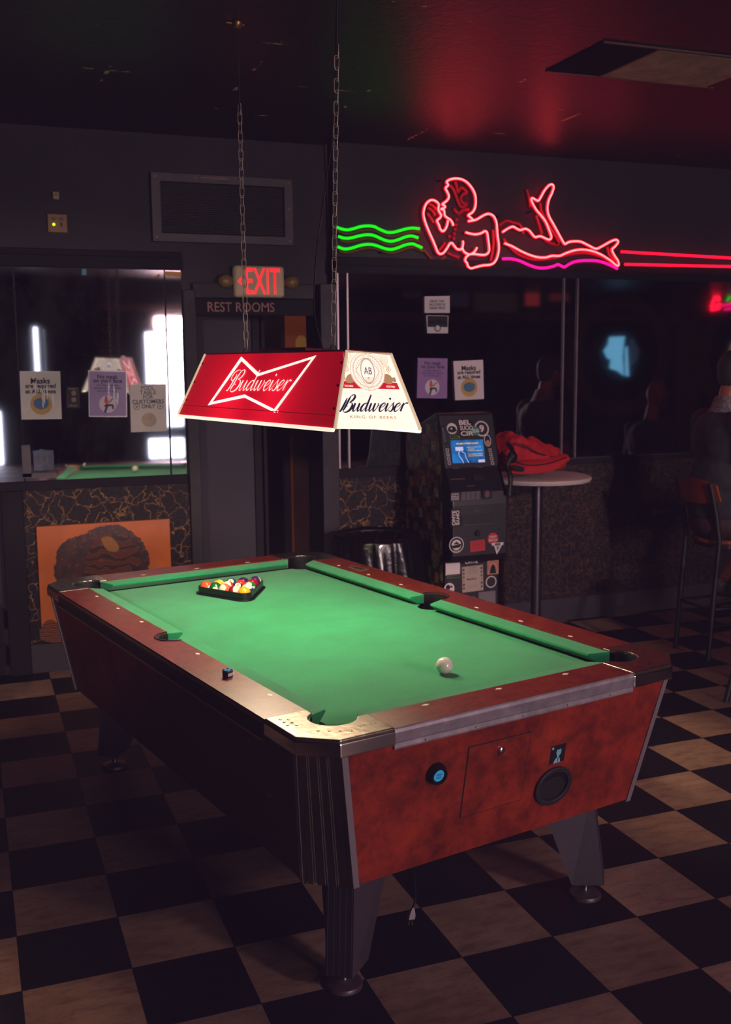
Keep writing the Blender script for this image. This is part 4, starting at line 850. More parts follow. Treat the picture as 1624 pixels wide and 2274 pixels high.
# ================================================================== HANGING LAMP
LX, LY, LZ, LYAW, LPIT, LROL, LL, LW, LTL, LTW, LH = 1.0459, -.7129, 1.524, .2253, .0016, .0545, 1.1816, .331, 1.038, .1707, .2429
ML = Matrix.Translation((LX, LY, LZ)) @ Matrix.Rotation(LYAW, 4, 'Z') @ Matrix.Rotation(LPIT, 4, 'X') @ Matrix.Rotation(LROL, 4, 'Y')
lp = thing('pool_table_light', 'red and white lettered beer lamp hanging on chains over the pool table', 'lamp'); lp.matrix_world = ML
def lit(name, col, e, grad=0.):
    m, N, L, b = nodes(name); b.inputs['Base Color'].default_value = lin(col); b.inputs['Roughness'].default_value = .5; b.inputs['Specular IOR Level'].default_value = .2; b.inputs['Emission Color'].default_value = lin(col)
    tc = N.new('ShaderNodeTexCoord'); sp = N.new('ShaderNodeSeparateXYZ'); L.new(tc.outputs['Object'], sp.inputs[0])
    # translucent panel: brighter opposite the two bulbs inside (at y = +-0.25)
    yy = math_n(N, L, 'SUBTRACT', math_n(N, L, 'ABSOLUTE', math_n(N, L, 'ADD', sp.outputs['Y'], -.02)), .17); zz = math_n(N, L, 'SUBTRACT', sp.outputs['Z'], .08)
    r2 = math_n(N, L, 'ADD', math_n(N, L, 'MULTIPLY', yy, yy), math_n(N, L, 'MULTIPLY', zz, zz))
    fall = math_n(N, L, 'DIVIDE', .022, math_n(N, L, 'ADD', r2, .022))
    st = math_n(N, L, 'MULTIPLY_ADD', fall, e*grad, e*(1-grad)); L.new(st, b.inputs['Emission Strength']); return m
M_lred = lit('lamp_red_acrylic', '#dc0c26', 1.15, .80); M_lwhite = lit('lamp_white_acrylic', '#fff4e2', .80, .0); M_lscript = mat('lamp_script_white', '#fffaf0', .4, emit=1.0)
hb = lambda x, y: None
def lpt(i, j, k): return V((i*(LW if k == 0 else LTW)/2, j*(LL if k == 0 else LTL)/2, 0 if k == 0 else LH))
def panel(name, pts, m, th=.004, M=None):
    n = (pts[1]-pts[0]).cross(pts[2]-pts[0]).normalized(); c = sum(pts, V())/4
    if n.dot(c-V((0, 0, LH/2))) > 0: n = -n
    g = G(); g.hexa([tuple(p) for p in pts], [tuple(p+n*th) for p in pts]); fs = list(g.bm.faces); fs[1].material_index = 1
    return g.build(name, [m, mat('lamp_inner_glow', '#fff3de', .5, emit=2.2)], lp)  # inner faces emit, bulb light put into the white lining
sideL = panel('side_panel', [lpt(-1, -1, 0), lpt(-1, 1, 0), lpt(-1, 1, 1), lpt(-1, -1, 1)], M_lred); sideR = panel('side_panel', [lpt(1, -1, 0), lpt(1, 1, 0), lpt(1, 1, 1), lpt(1, -1, 1)], M_lred)
endN = panel('end_panel', [lpt(-1, -1, 0), lpt(1, -1, 0), lpt(1, -1, 1), lpt(-1, -1, 1)], M_lwhite); endF = panel('end_panel', [lpt(-1, 1, 0), lpt(1, 1, 0), lpt(1, 1, 1), lpt(-1, 1, 1)], M_lwhite)
g = G(); g.hexa([lpt(-1, -1, 1), lpt(1, -1, 1), lpt(1, 1, 1), lpt(-1, 1, 1)], [p+V((0, 0, .006)) for p in (lpt(-1, -1, 1), lpt(1, -1, 1), lpt(1, 1, 1), lpt(-1, 1, 1))]); g.build('top_plate', mat('lamp_top_red', '#7a0c18', .4), lp); g = G(); g.bb(-LTW/2+.005, LTW/2-.005, -LTL/2+.005, LTL/2-.005, LH-.004, LH-.001); g.build('inner_glow_plate', mat('lamp_inner_glow', '#fff3de', .5, emit=2.2), lp)  # added plate under the top glows like the lit lining
g = G(); g.bb(-.06, .06, -.22, .12, LH+.006, LH+.02); g.build('top_housing', mat('lamp_top_red', '#7a0c18'), lp, bevel=.004)
# bottom lip (glowing edge), end rims, screws, side crease
def strip(g, a, b, r): g.tube([a, b], r, 8)
g = G()
for i in (-1, 1): strip(g, lpt(i, -1.0, 0)+V((i*.003, 0, -.005)), lpt(i, 1.0, 0)+V((i*.003, 0, -.005)), .0065)
g.build('bottom_rim', mat('lamp_rim_glow', '#fff0dc', .4, emit=.95), lp, smooth=60)
for j in (-1, 1):
    g = G(); P = [lpt(-1, j, 0), lpt(1, j, 0), lpt(1, j, 1), lpt(-1, j, 1)]; P = [p+V((0, j*.006, 0)) for p in P]
    g.tube([P[0], P[3], P[2], P[1]], .006, 8); g.build('end_rim', mat('lamp_rim_cream', '#e8cfae', .35, emit=.5), lp, smooth=60)
def side_frame(s):
    b0, b1, t0 = lpt(s, -1, 0), lpt(s, 1, 0), lpt(s, -1, 1); X = (b0-b1) if s < 0 else (b1-b0); Y = (lpt(s, 0, 1)-lpt(s, 0, 0))
    O = lpt(s, 0, 0); M = frame(O, X, Y); return M
Ms = side_frame(-1); Ms2 = side_frame(1)
slant = (lpt(-1, 0, 1)-lpt(-1, 0, 0)).length
WN = ML @ Ms
ip = WN.inverted()
def crop_to_side(x, y):  # crop [440,780] x5.8 -> side panel local 2D
    n = (WN.to_3x3() @ V((0, 0, 1))); p = hit(440+x/5.8, 780+y/5.8, WN.translation, n); q = ip @ p; return (q.x, q.y)
outer = [(560, 70), (790, 285), (1525, 55), (990, 792), (600, 558), (130, 696)]; inner = [(562, 124), (765, 325), (1466, 100), (984, 748), (603, 598), (186, 652)]
for Mf, par in ((Ms, sideL), (Ms2, sideR)):
    g = G(Mf); g.ring([crop_to_side(*p) for p in outer], [crop_to_side(*p) for p in inner], .0005, .0016)
    def fnr(x, y):
        X = 372+x*88+y*62*1.0; Y = 508-y*132; return crop_to_side(X, Y)
    script_word(g, 'Budweiser', fnr, .028, 0, None, .0022)
    q = crop_to_side(1028, 776); g.prism(circ(q[0], q[1], .004, 12), .0005, .0016)
    g.build('bow_tie_lettering', M_lscript, par, recalc=False)
for s, par in ((-1, sideL), (1, sideR)):
    g = G(); M = side_frame(s); g.M = M
    g.bb(-LL/2+.004, LL/2-.004, slant*.155, slant*.165, 0, .003); g.build('panel_crease', mat('lamp_crease_red', '#b0101e', .3, emit=.25), par)
    g = G(M)
    for t in (.25, .55, .85):
        for e in (-1, 1): g.prism(circ(e*(LL/2-.016-t*.068), slant*t, .0042, 10), 0, .004)
    g.build('rivets', mat('lamp_rivet', '#3a0c10', .4), par)
# end panels artwork
def end_frame(j):
    O = lpt(0, j, 0); X = V((-j, 0, 0)); Y = lpt(0, j, 1)-lpt(0, j, 0); return frame(O, X, Y)
ME = end_frame(-1); WE = ML @ ME
def crop_to_end(x, y):  # crop [730,770] x7.733
    n = WE.to_3x3() @ V((0, 0, 1)); p = hit(730+x/7.733, 770+y/7.733, WE.translation, n); q = WE.inverted() @ p; return (q.x, q.y)
M_lnavy = mat('label_navy', '#221a5c', .5, emit=.02); M_ltan = mat('label_tan', '#d2a67c', .5, emit=.30); M_lredb = mat('label_red', '#d01828', .5, emit=.5); M_lcream = mat('label_cream', '#fff2e2', .5, emit=.8); M_lgrey = mat('label_grey_gold', '#d2c0a8', .5, emit=.45)
for j, par in ((-1, endN), (1, endF)):
    Me = end_frame(j); z0 = .001
    ctr = crop_to_end(662, 420); e = crop_to_end(955, 430); rx = abs(e[0]-ctr[0]); e = crop_to_end(690, 760); ry = abs(ctr[1]-e[1])
    cx, cy = ctr; top = slant-.006
    clip = lambda P: [(x, min(y, top)) for x, y in P]
    bl = [crop_to_end(*p) for p in ((222, 590), (1170, 622), (1218, 735), (212, 712))]
    g = G(Me); g.prism(bl, z0, z0+.0006); g.build('red_band', M_lredb, par)
    g = G(Me)
    for s in (-1, 1):
        for k in range(7): g.ribbon([V((cx+s*(rx*.72+k*.006), top-.001)), V((cx+s*(rx*.95+k*.0035), cy+ry*.35-k*.003))], [.0012]*2, z0+.0006)
    for lf in ([(440, 480), (370, 468), (310, 505), (283, 590), (345, 628), (430, 600)], [(960, 480), (1030, 482), (1082, 535), (1090, 635), (1000, 640), (940, 590)], [(250, 490), (285, 540), (262, 585), (242, 570)], [(1080, 545), (1130, 530), (1155, 600), (1110, 610)]):
        P = [crop_to_end(*q) for q in lf]; g.prism([(q.x, q.y) for q in spline([V(q+(0,)) for q in P], 4, True)], z0+.0007, z0+.0010)
    for hx, hy in ((312, 385), (1022, 400)):
        for r_, row in enumerate((1, 2, 3, 3, 2, 1)):
            for c_ in range(row):
                q = crop_to_end(hx+(c_-(row-1)/2)*30, hy-50+r_*20); g.prism(circ(q[0], q[1], .0018, 8), z0+.0008, z0+.0012)
    g.build('hop_leaves', M_ltan, par)
    g = G(Me); g.prism(clip(circ(cx, cy, rx, 48, ry=ry)), z0+.0012, z0+.0016); g.build('crest_disc', M_lcream, par)
    g = G(Me)
    for f, wd in ((.98, .0016), (.83, .001), (.66, .001)): P = clip(circ(cx, cy, rx*f, 48, ry=ry*f)); g.ribbon([V(p) for p in P+[P[0]]], [wd]*49, z0+.0019)
    for k in range(36):
        a0 = 2*PI*k/36; a1 = a0+PI/36
        P = [(cx+rx*.78*math.cos(a0), cy+ry*.78*math.sin(a0)), (cx+rx*.90*math.cos(a1), cy+ry*.90*math.sin(a1)), (cx+rx*.78*math.cos(a0+2*PI/36), cy+ry*.78*math.sin(a0+2*PI/36))]
        if max(p[1] for p in P) < top: g.ribbon([V(p) for p in P], [.0014]*3, z0+.0018)
    P = clip([(cx-rx*.68, cy), (cx, cy+ry*1.05), (cx+rx*.68, cy), (cx, cy-ry*.98)]); g.ribbon([V(p) for p in P+[P[0]]], [.002]*5, z0+.002)
    g.build('crest_pattern', M_ltan, par)
    g = G(Me); P = clip(circ(cx, cy, rx*.42, 32, ry=ry*.66)); P2 = circ(cx, cy, rx*.30, 32, ry=ry*.5); g.ring(P, clip(circ(cx, cy, rx*.36, 32, ry=ry*.58)), z0+.002, z0+.0023)
    for k in range(9): a = PI*(1.2+.6*k/8); g.ribbon([V((cx, cy-ry*.3)), V((cx+rx*.3*math.cos(a), cy+ry*.62*math.sin(a)))], [.0008, .0022], z0+.0024)
    g.build('crest_medallion', M_lgrey, par)
    g = G(Me); g.bb(cx-rx*.30, cx+rx*.30, cy-ry*.26, cy+ry*.28, z0+.0024, z0+.0027); g.prism(circ(cx, cy+ry*.38, rx*.1, 10, ry=ry*.05), z0+.0026, z0+.0029); g.build('monogram_plate', M_lcream, par)
    text('AB', Me @ Matrix.Translation((cx, cy, z0+.002)), M_lnavy, par, w=rx*.46, h=ry*.36, bold=.0)
    q = crop_to_end(350, 677); q2 = crop_to_end(1060, 690); a = crop_to_end(705, 682)
    texts([('TRADE MARK', q[0]-.002, q[1], .034, .0065, .01), ('REGISTERED', q2[0], q2[1], .034, .0065, .01)], Me @ Matrix.Translation((0, 0, z0+.0006)), M_lcream, par)
    texts([('AMERICA', a[0], a[1], .017, .004, .0)], Me @ Matrix.Translation((0, 0, z0+.002)), M_lgrey, par)
    k = crop_to_end(765, 1213); k0 = crop_to_end(365, 1213)
    text('KING OF BEERS', Me @ Matrix.Translation((k[0], k[1], z0)), M_ltan, par, w=2*abs(k[0]-k0[0]), h=.0095, bold=.012, spacing=1.3)
    g = G(Me)
    def fnw(x, y): return crop_to_end(176+x*128+y*52, 1112-y*142+x*0)
    script_word(g, 'Budweiser', fnw, .031, 0, None, z0+.0012, swash=False)
    g.build('script_lettering', M_lnavy, par, recalc=False)
# chains, hooks, cord
def chain(p0, p1, name, n):
    g = G(); d = (p1-p0); L = d.length; d.normalize()
    X = d.orthogonal().normalized(); Y = d.cross(X); pitch = L/n
    ll = pitch*1.28
    for k in range(n):
        c = p0+d*(pitch*(k+.5)); S = (X if k % 2 else Y)
        if k % 2 == 0: S = (Y*.9+X*.45).normalized()
        else: S = (X*.9-Y*.45).normalized()
        hw = .0095; hl = ll/2-hw; pts = [c+S*(hw*math.cos(a))+d*((hl if math.sin(a) >= 0 else -hl)+hw*math.sin(a)) for a in [2*PI*i/14 for i in range(14)]]
        g.tube(pts, .0017, 6, closed=True)
    o = g.build(name, mat('chain_steel', '#d0c2b2', .42, .35), None, smooth=60); o.parent = lp; o.matrix_parent_inverse = ML.inverted(); return o
def lamp_anchor(px):  # point on the lamp's top centre line that projects to column px
    best = min(range(-60, 61), key=lambda i: abs(colpx(ML @ V((0, i*.009, LH+.02)))-px)); return ML @ V((0, best*.009, LH+.02))
def colpx(P): d = V(P)-CAM; return 812+FPX*d.dot(_r)/d.dot(_f)
a1 = lamp_anchor(548); a2 = lamp_anchor(741)
h1 = atz(527, 55, ZC-.01); h2 = atz(750.5, -75, ZC-.01)
rod1 = a1.lerp(h1, .70)
k1 = chain(a1+V((0, 0, .006)), a1.lerp(h1, .76), 'chain', 27); k2 = chain(a2+V((0, 0, .006)), a2.lerp(h2, .80), 'chain', 27)
for h, a, k, f in ((h1, a1, k1, .76), (h2, a2, k2, .80)):
    g = G(); g.tube([a.lerp(h, f-.005), h], .003, 6); o = g.build('hanger_wire', mat('hanger_dark', '#2a1c1a', .5, .5), k); o.matrix_parent_inverse = ML.inverted() if False else Matrix()
    o.parent = k; o.matrix_parent_inverse = Matrix()
    g = G(); g.lathe([(.0001, -.014), (.012, -.012), (.02, -.002), (.02, 0.009)], 16, tuple(h)); g.tube([h+V((-.045, 0, .004)), h+V((.03, .01, .004))], .004, 6); o = g.build('ceiling_hook', mat('hook_brass', '#a07848', .35, .8), k, smooth=50)
    o.matrix_parent_inverse = Matrix()
for a in (a1, a2):
    g = G(); c = ML.inverted() @ (a-V((0, 0, .004))); g.tube([c+V((.012*math.cos(t), 0, .012*math.sin(t))) for t in [2*PI*i/16 for i in range(16)]], .0016, 6, closed=True); g.tube([c-V((0, 0, .02)), c-V((0, 0, .010))], .003, 6); g.build('lamp_eyelet', M_chrome, lp, smooth=60)
g = G(); cpts = [a2+V((-.03, .02, -.01)), a2+V((-.055, .03, .12)), a2+V((-.05, .02, .3)), a2+V((-.012, .012, .55)), a2.lerp(h2, .6)+V((-.006, .01, 0)), h2]
g.tube(spline(cpts, 8), .0025, 6); o = g.build('lamp_cord', M_black, None, smooth=60); o.parent = lp; o.matrix_parent_inverse = ML.inverted()
# bulbs
for y in (-.25, .25):
    bo = None
    g = G(); g.sphere((0, y, LH-.10), .028, 16); g.tube([(0, y, LH-.075), (0, y, LH)], .015, 10); g.build('bulb', mat('bulb_glass', '#fff0d8', .3, emit=2.5), lp, smooth=60)
    l = bpy.data.lights.new('bulb_light', 'POINT'); l.energy = 23; l.color = (1, .80, .56); l.shadow_soft_size = .03
    o = bpy.data.objects.new('bulb_light', l); C.objects.link(o); o.location = ML @ V((0, y, LH-.155))
# ================================================================== NEON FIGURE SIGN ON THE WALL
NY = YR-.055
nf = thing('neon_sign', 'large pink red neon outline of a reclining swimmer with green waves on the wall', 'neon sign', aty(1150, 520, NY))
M_nr = mat('neon_pinkred', '#ff1a2c', .35, emit=5.0, ecol='#ff1426'); M_nc = mat('neon_core_pink', '#ff6a6a', .35, emit=9., ecol='#ff4a4a'); M_ng = mat('neon_leaf_green', '#10d018', .35, emit=1.1, ecol='#06e00c'); M_nm = mat('neon_hot_magenta', '#ff1488', .35, emit=2.2, ecol='#f0087c')
M_nline = mat('neon_line_red', '#ff1030', .35, emit=3.2, ecol='#ff0a28'); M_dim = mat('dim_tube_red', '#8a0a18', .4, emit=.12, ecol='#b00818')  # dim red tubes behind the neon, with a faint glow of their own
def nt(pts, ox, oy, s, m, r=.0078, name='neon_tube', per=6, dy=0.):
    g = G(); P = spline([aty(ox+x/s, oy+y/s, NY+dy)-nf.location for x, y in pts], per); g.tube(P, r, 8); o = g.build(name, m, nf, smooth=60)
    if m == M_nr:
        g = G(); g.tube([q+V((0, -.0062, 0)) for q in P], .0042, 6); g.build('neon_core', M_nc, o, smooth=60)
    return o
a = (920, 380, 8.12)
nt([(1050, 870), (1010, 835), (972, 800), (1000, 775), (1050, 740), (1090, 670), (1107, 560), (1095, 430), (1040, 310), (950, 205), (850, 150), (740, 135), (640, 155), (585, 190), (595, 225), (608, 258), (562, 308), (590, 370), (622, 450), (605, 510), (555, 560), (505, 597), (535, 620), (555, 640), (545, 660), (470, 688)], *a, M_nr)
nt([(480, 690), (530, 702), (540, 745), (548, 800), (595, 845), (650, 880), (690, 940), (702, 985)], *a, M_nr)
nt([(605, 890), (590, 980), (550, 1060), (510, 1085), (470, 1050), (445, 980), (408, 900), (430, 872), (470, 835), (480, 790), (450, 740), (430, 680), (442, 620), (420, 570), (350, 527), (280, 532), (215, 590), (178, 680), (165, 780), (190, 900), (230, 1010), (280, 1130), (330, 1240), (380, 1360), (420, 1460), (470, 1495), (530, 1470), (590, 1390), (640, 1310), (680, 1300), (720, 1350), (770, 1405), (830, 1415), (862, 1390)], *a, M_nr)
nt([(872, 1260), (880, 1300), (868, 1380), (880, 1430), (920, 1475), (975, 1500)], *a, M_nr)
nt([(970, 905), (1050, 892), (1130, 870), (1220, 815), (1310, 775), (1380, 782), (1440, 830), (1480, 930), (1490, 1040), (1502, 1180), (1520, 1300), (1522, 1430), (1492, 1560), (1440, 1650), (1360, 1690), (1230, 1702), (1110, 1732), (1020, 1755), (970, 1720), (950, 1660), (915, 1610), (940, 1545), (1000, 1502), (1090, 1498), (1200, 1512), (1290, 1505), (1345, 1450), (1346, 1350), (1330, 1220), (1310, 1110), (1270, 1085), (1200, 1122), (1100, 1142), (1000, 1127), (925, 1105)], *a, M_nr)
nt([(1130, 1380), (1085, 1455), (1030, 1495)], *a, M_nr)
for pts in ([(740, 190), (770, 290), (790, 380), (850, 300), (950, 380), (880, 420), (840, 500), (880, 580), (940, 590), (860, 650), (800, 560), (720, 350), (650, 260)], [(720, 680), (800, 760), (880, 700), (990, 690)], [(260, 590), (340, 630), (390, 700)], [(250, 660), (330, 720), (380, 800)], [(240, 760), (300, 850), (350, 930)],
            [(1420, 1060), (1430, 1300), (1400, 1520), (1330, 1660), (1000, 1690)], [(560, 1290), (440, 1440), (400, 1500)], [(600, 1480), (700, 1530), (800, 1560)]): nt(pts, *a, M_dim, r=.009, name='dim_tube', dy=.03)
for x, y in ((770, 880), (760, 970), (745, 1050), (725, 1130), (715, 1210), (640, 1180)):
    g = G(); g.sphere(aty(920+x/8.12, 380+y/8.12, NY+.03)-nf.location, .011, 10); g.build('bead', M_dim, nf, smooth=60)
a = (1100, 390, 5.413)
nt([(85, 680), (150, 637), (210, 615), (260, 640), (300, 655), (360, 640), (410, 665), (450, 715), (480, 740), (540, 730), (600, 755), (650, 770), (672, 735), (640, 640), (600, 550), (540, 470), (490, 410), (450, 340), (430, 290), (447, 272), (480, 290), (515, 303), (545, 260), (590, 180), (640, 122), (680, 107), (700, 140), (680, 210), (640, 300), (625, 400), (645, 490), (700, 590), (760, 700), (810, 790), (838, 822), (880, 800), (950, 790), (1030, 797), (1120, 840), (1210, 880), (1290, 845), (1380, 795), (1450, 772), (1475, 800), (1440, 850), (1402, 890), (1430, 960), (1470, 1020), (1482, 1075), (1455, 1080), (1380, 1020), (1270, 950), (1160, 907), (1050, 890), (950, 900), (850, 932), (770, 965), (680, 965), (600, 985), (500, 980), (400, 950), (300, 905), (200, 850), (110, 815)], *a, M_nr)
nt([(90, 1000), (180, 1000), (280, 1020), (400, 1072), (500, 1105), (600, 1110), (700, 1090), (760, 1070), (830, 1100), (880, 1070), (960, 1035), (1100, 1020), (1250, 1030), (1380, 1075), (1470, 1120)], *a, M_nm)
for pts in ([(60, 590), (130, 540), (220, 560), (300, 590), (340, 700)], [(380, 170), (410, 280), (420, 380)], [(490, 480), (530, 600), (560, 700)], [(540, 330), (560, 440), (640, 590), (760, 800), (690, 820), (600, 780)], [(100, 760), (250, 930), (450, 1010), (650, 1000), (900, 950), (1100, 935), (1300, 990), (1480, 1110)], [(1350, 860), (1370, 950), (1440, 1030)]): nt(pts, *a, M_dim, r=.009, name='dim_tube', dy=.03)
nt([(0, 0), (122, 7), (244, 14), (500, 28)], 1380, 559, 1, M_nline, name='neon_line'); nt([(0, 0), (118, 2.5), (236, 5), (500, 10)], 1388, 587, 1, M_nline, name='neon_line')
a = (740, 480, 6.246)
GW = ([(45, 150), (110, 175), (190, 190), (280, 175), (380, 145), (480, 135), (570, 145), (650, 185), (740, 220), (820, 225), (910, 205), (1000, 180), (1100, 165), (1200, 175)], [(75, 280), (130, 300), (200, 308), (280, 295), (380, 270), (480, 258), (570, 270), (660, 310), (740, 340), (820, 348), (910, 325), (1000, 290), (1090, 275), (1180, 300)], [(65, 425), (130, 450), (190, 455), (270, 440), (380, 405), (480, 392), (570, 400), (660, 430), (740, 455), (820, 460), (910, 435), (1000, 400), (1100, 385), (1170, 410), (1235, 440)])
for pts in GW: nt(pts, *a, M_ng, r=.0085)
M_back = mat('painted_wave_brown', '#6a3018', .6)
for pts in GW: nt([(x+10, y+52) for x, y in pts], *a, M_back, r=.011, name='painted_wave', dy=.045)
nt([(1240, 450), (1330, 560), (1430, 650), (1560, 560)], *a, mat('painted_wave_brown', '#6a3018'), r=.011, name='painted_wave', dy=.045)
for px, py in ((980, 400), (1055, 590), (1110, 480), (1240, 540), (1370, 560), (1180, 470), (760, 520), (920, 520), (850, 560)):
    g = G(); q = aty(px, py, NY)-nf.location; g.tube([q, q+V((0, .055, 0))], .006, 8); g.build('tube_support', M_black, nf)

# ================================================================== CASH MACHINE
X0, X1 = 2.482, 2.838
at = thing('cash_machine', 'black cash machine covered in stickers standing against the wall beside the bin', 'cash machine', ((X0+X1)/2, 1.25, 0))
L0 = V(at.location)
prof = [(1.56, .0), (1.56, 1.30), (1.13, 1.445), (1.075, 1.44), (.985, 1.135), (.90, 1.00), (.885, .93), (.885, .64), (.905, .60), (.985, .585), (.985, 0.)]
g = G(); g.hexa([(X0-L0.x, y-L0.y, z) for y, z in prof], [(X1-L0.x, y-L0.y, z) for y, z in prof]); g.build('cabinet', mat('atm_black', '#15121a', .4), at, bevel=.012, seg=3)
g = G(); pr2 = [(1.545, .02), (1.545, 1.285), (1.17, 1.41), (1.10, 1.40), (1.02, 1.13), (1.01, .02)]
g.hexa([(X0-L0.x-.0025, y-L0.y, z) for y, z in pr2], [(X0-L0.x-.0005, y-L0.y, z) for y, z in pr2]); g.build('side_stickers', sticker_side_mat(), at)
# planes
def seg_plane(k):
    (ya, za), (yb, zb) = prof[k], prof[k+1]     # upper -> lower
    O = V(((X0+X1)/2, (ya+yb)/2, (za+zb)/2)); Y = V((0, ya-yb, za-zb)); return frame(O, (1, 0, 0), Y), O
FS, FK, FM, FD = seg_plane(3), seg_plane(4), seg_plane(6), seg_plane(9)
def onp(F, px, py):
    M, O = F; n = M.to_3x3() @ V((0, 0, 1)); q = M.inverted() @ hit(px, py, O, n); return V((q.x, q.y))
def lM(F): return loc_in(at, F[0])
M_scr = mat('screen_blue', '#0a58c8', .3, emit=.42, ecol='#0848b8', noise=.7, nscale=9)
q = [onp(FS, *p) for p in ((1000, 1029), (1076, 1026), (1071, 977), (1000, 977))]
xs = (-.118, .092)
g = G(lM(FS))
# screen quad from traced corners
P4 = [onp(FS, *p) for p in ((1006, 1029), (1078, 1026), (1072, 976), (1000, 978))]
g.prism([(p.x, p.y) for p in P4], -.001, .003); sc = g.build('screen', M_scr, at)
def scr_emit():
    m = M_scr; N, L = m.node_tree.nodes, m.node_tree.links; b = N['Principled BSDF']
    cr = [n for n in N if n.type == 'VALTORGB'][0]; cr.color_ramp.elements[0].color = lin('#052a66'); cr.color_ramp.elements[1].color = lin('#1a8fe8'); L.new(cr.outputs[0], b.inputs['Emission Color'])
scr_emit()
cxs = sum((p.x for p in P4))/4; cys = sum((p.y for p in P4))/4; W4 = (P4[1]-P4[0]).length
Msc = lM(FS) @ Matrix.Translation((cxs, cys, .003))
M_yel = mat('screen_yellow', '#f0c040', .5, emit=.7)
texts([('WELCOME TO PAYMENT ALLIANCE', 0, W4*.22, W4*.68, W4*.045, .02), ('Please insert your card', W4*.20, W4*.11, W4*.42, W4*.03, .02), ('and remove', W4*.10, W4*.06, W4*.2, W4*.03, .02), ('to begin your transaction', W4*.22, W4*.01, W4*.45, W4*.03, .02), ('For a balance inquiry', W4*.22, -W4*.09, W4*.45, W4*.035, .02), ('press the button below', W4*.22, -W4*.14, W4*.45, W4*.035, .02)], Msc, M_yel, sc)
g = G(Msc); g.bb(-W4*.38, -W4*.14, W4*.02, W4*.13, 0, .001); g.bb(W4*.28, W4*.48, -W4*.33, -W4*.25, 0, .001); g.build('screen_boxes', mat('screen_pale', '#b8c4e8', .5, emit=.55), sc)
g = G(Msc)
for pts in ([(-.24, .04), (-.30, -.05), (-.28, -.14), (-.22, -.22), (-.18, -.33)], [(-.2, .0), (-.1, -.06), (-.09, -.18), (-.02, -.33)]): g.ribbon([V((x*W4, y*W4)) for x, y in pts], [W4*.012]*len(pts), .0012)
g.build('hand_drawing', mat('screen_line', '#d8e4ff', .5, emit=.7), sc, recalc=False)
M_st = mat('sticker_white', '#d6c6c8', .5); M_stg = mat('sticker_green', '#2f7a68', .5); M_stred = mat('sticker_red', '#b01c24', .5); M_lime = mat('sticker_lime', '#5a7a18', .5); M_peach = mat('sticker_peach', '#b87a62', .5)
def stick(F, px, py, w, h, m=None, shape='rect', name='sticker', rot=0., th=.001):
    p = onp(F, px, py); M = lM(F) @ Matrix.Translation((p.x, p.y, 0)) @ Matrix.Rotation(rot, 4, 'Z'); o = None
    if m:
        g = G(M)
        if shape == 'rect': g.bb(-w/2, w/2, -h/2, h/2, 0, th)
        elif shape == 'disc': g.prism(circ(0, 0, w/2, 24, ry=h/2), 0, th)
        elif shape == 'ring': g.ring(circ(0, 0, w/2, 28, ry=h/2), circ(0, 0, w*.42, 28, ry=h*.42), 0, th)
        elif shape == 'oct': g.prism(circ(0, 0, w/2, 8, PI/8, PI/8+2*PI), 0, th)
        o = g.build(name, m, at)
    return M @ Matrix.Translation((0, 0, th)), o
# top row stickers
M, o = stick(FS, 1004, 952, .064, .066, M_st, 'disc'); g = G(M); g.prism(circ(0, -.004, .026, 20, ry=.020), 0, .0006); g.prism(circ(0, -.012, .030, 20, ry=.006), 0, .0004); g.build('eye_drawing', M_ink, o); g = G(M); g.prism(circ(-.004, 0, .006, 10), .0007, .001); g.build('eye_glint', M_st, o)
M, o = stick(FS, 1036, 951, .09, .098, M_black, 'rect'); texts([('BEL', -.006, .034, .075, .028, .03), ('SUCIO', 0, .002, .082, .026, .02), ('CIR', 0, -.031, .082, .028, .03)], M, M_st, o)
M, o = stick(FS, 1070, 952, .092, .092, M_st, 'ring'); texts([('9', 0, 0, .03, .042, .03)], M, M_st, o)
M, o = stick(FS, 1056, 957, .052, .052, M_stg, 'disc', th=.002); texts([('ZUG', 0, 0, .044, .02, .03)], M, M_st, o)
M, o = stick(FS, 1010, 971, .07, .026, M_ink); texts([('ROTS', 0, 0, .066, .022, .02)], M @ Matrix.Rotation(PI, 4, 'Z'), M_lime, o)
M, o = stick(FS, 1083, 978, .044, .07, M_st, 'disc'); g = G(M); g.prism(circ(0, 0, .018, 16, ry=.03), 0, .0005); g.prism(circ(0, -.012, .013, 12, ry=.014), .0006, .001, 1); g.build('head_drawing', [M_ink, M_peach], o)
M, o = stick(FS, 986, 966, .022, .11, M_ink, 'rect', rot=.06); texts([('SANTWOODS', 0, 0, .085, .014, .01)], M @ Matrix.Rotation(-PI/2, 4, 'Z'), mat('sticker_lilac', '#7a7090', .5), o)
# side keys
for k in range(4):
    for px0, dx in ((993, 1.5), (1088, 1.8)):
        M, o = stick(FS, px0+k*dx, 1000+k*9.5, .020, .020, mat('key_grey', '#3a343e', .4), name='function_key', th=.004)
        g = G(M); g.ring([(-.009, -.009), (.009, -.009), (.009, .009), (-.009, .009)], [(-.0065, -.0065), (.0065, -.0065), (.0065, .0065), (-.0065, .0065)], 0, .0006); g.build('key_outline', M_st, o)
M, o = stick(FS, 1014, 1040, .001, .001, None); text('RECEIPT', M, mat('label_dim', '#5c5058', .5), at, w=.04, h=.009, bold=.005)
M, o = stick(FS, 1065, 1037, .001, .001, None); text('SURCHARGE', M, mat('label_dim', '#5c5058'), at, w=.04, h=.009, bold=.005)
M, o = stick(FK, 1017, 1064, .09, .005, mat('slot_line', '#6a4a46', .4), name='receipt_slot')
M, o = stick(FK, 1062, 1062, .07, .035, M_blackrough, name='card_reader', th=.008)
M, o = stick(FK, 1046, 1079, .05, .004, mat('slot_line', '#6a4a46'), name='trim_line')
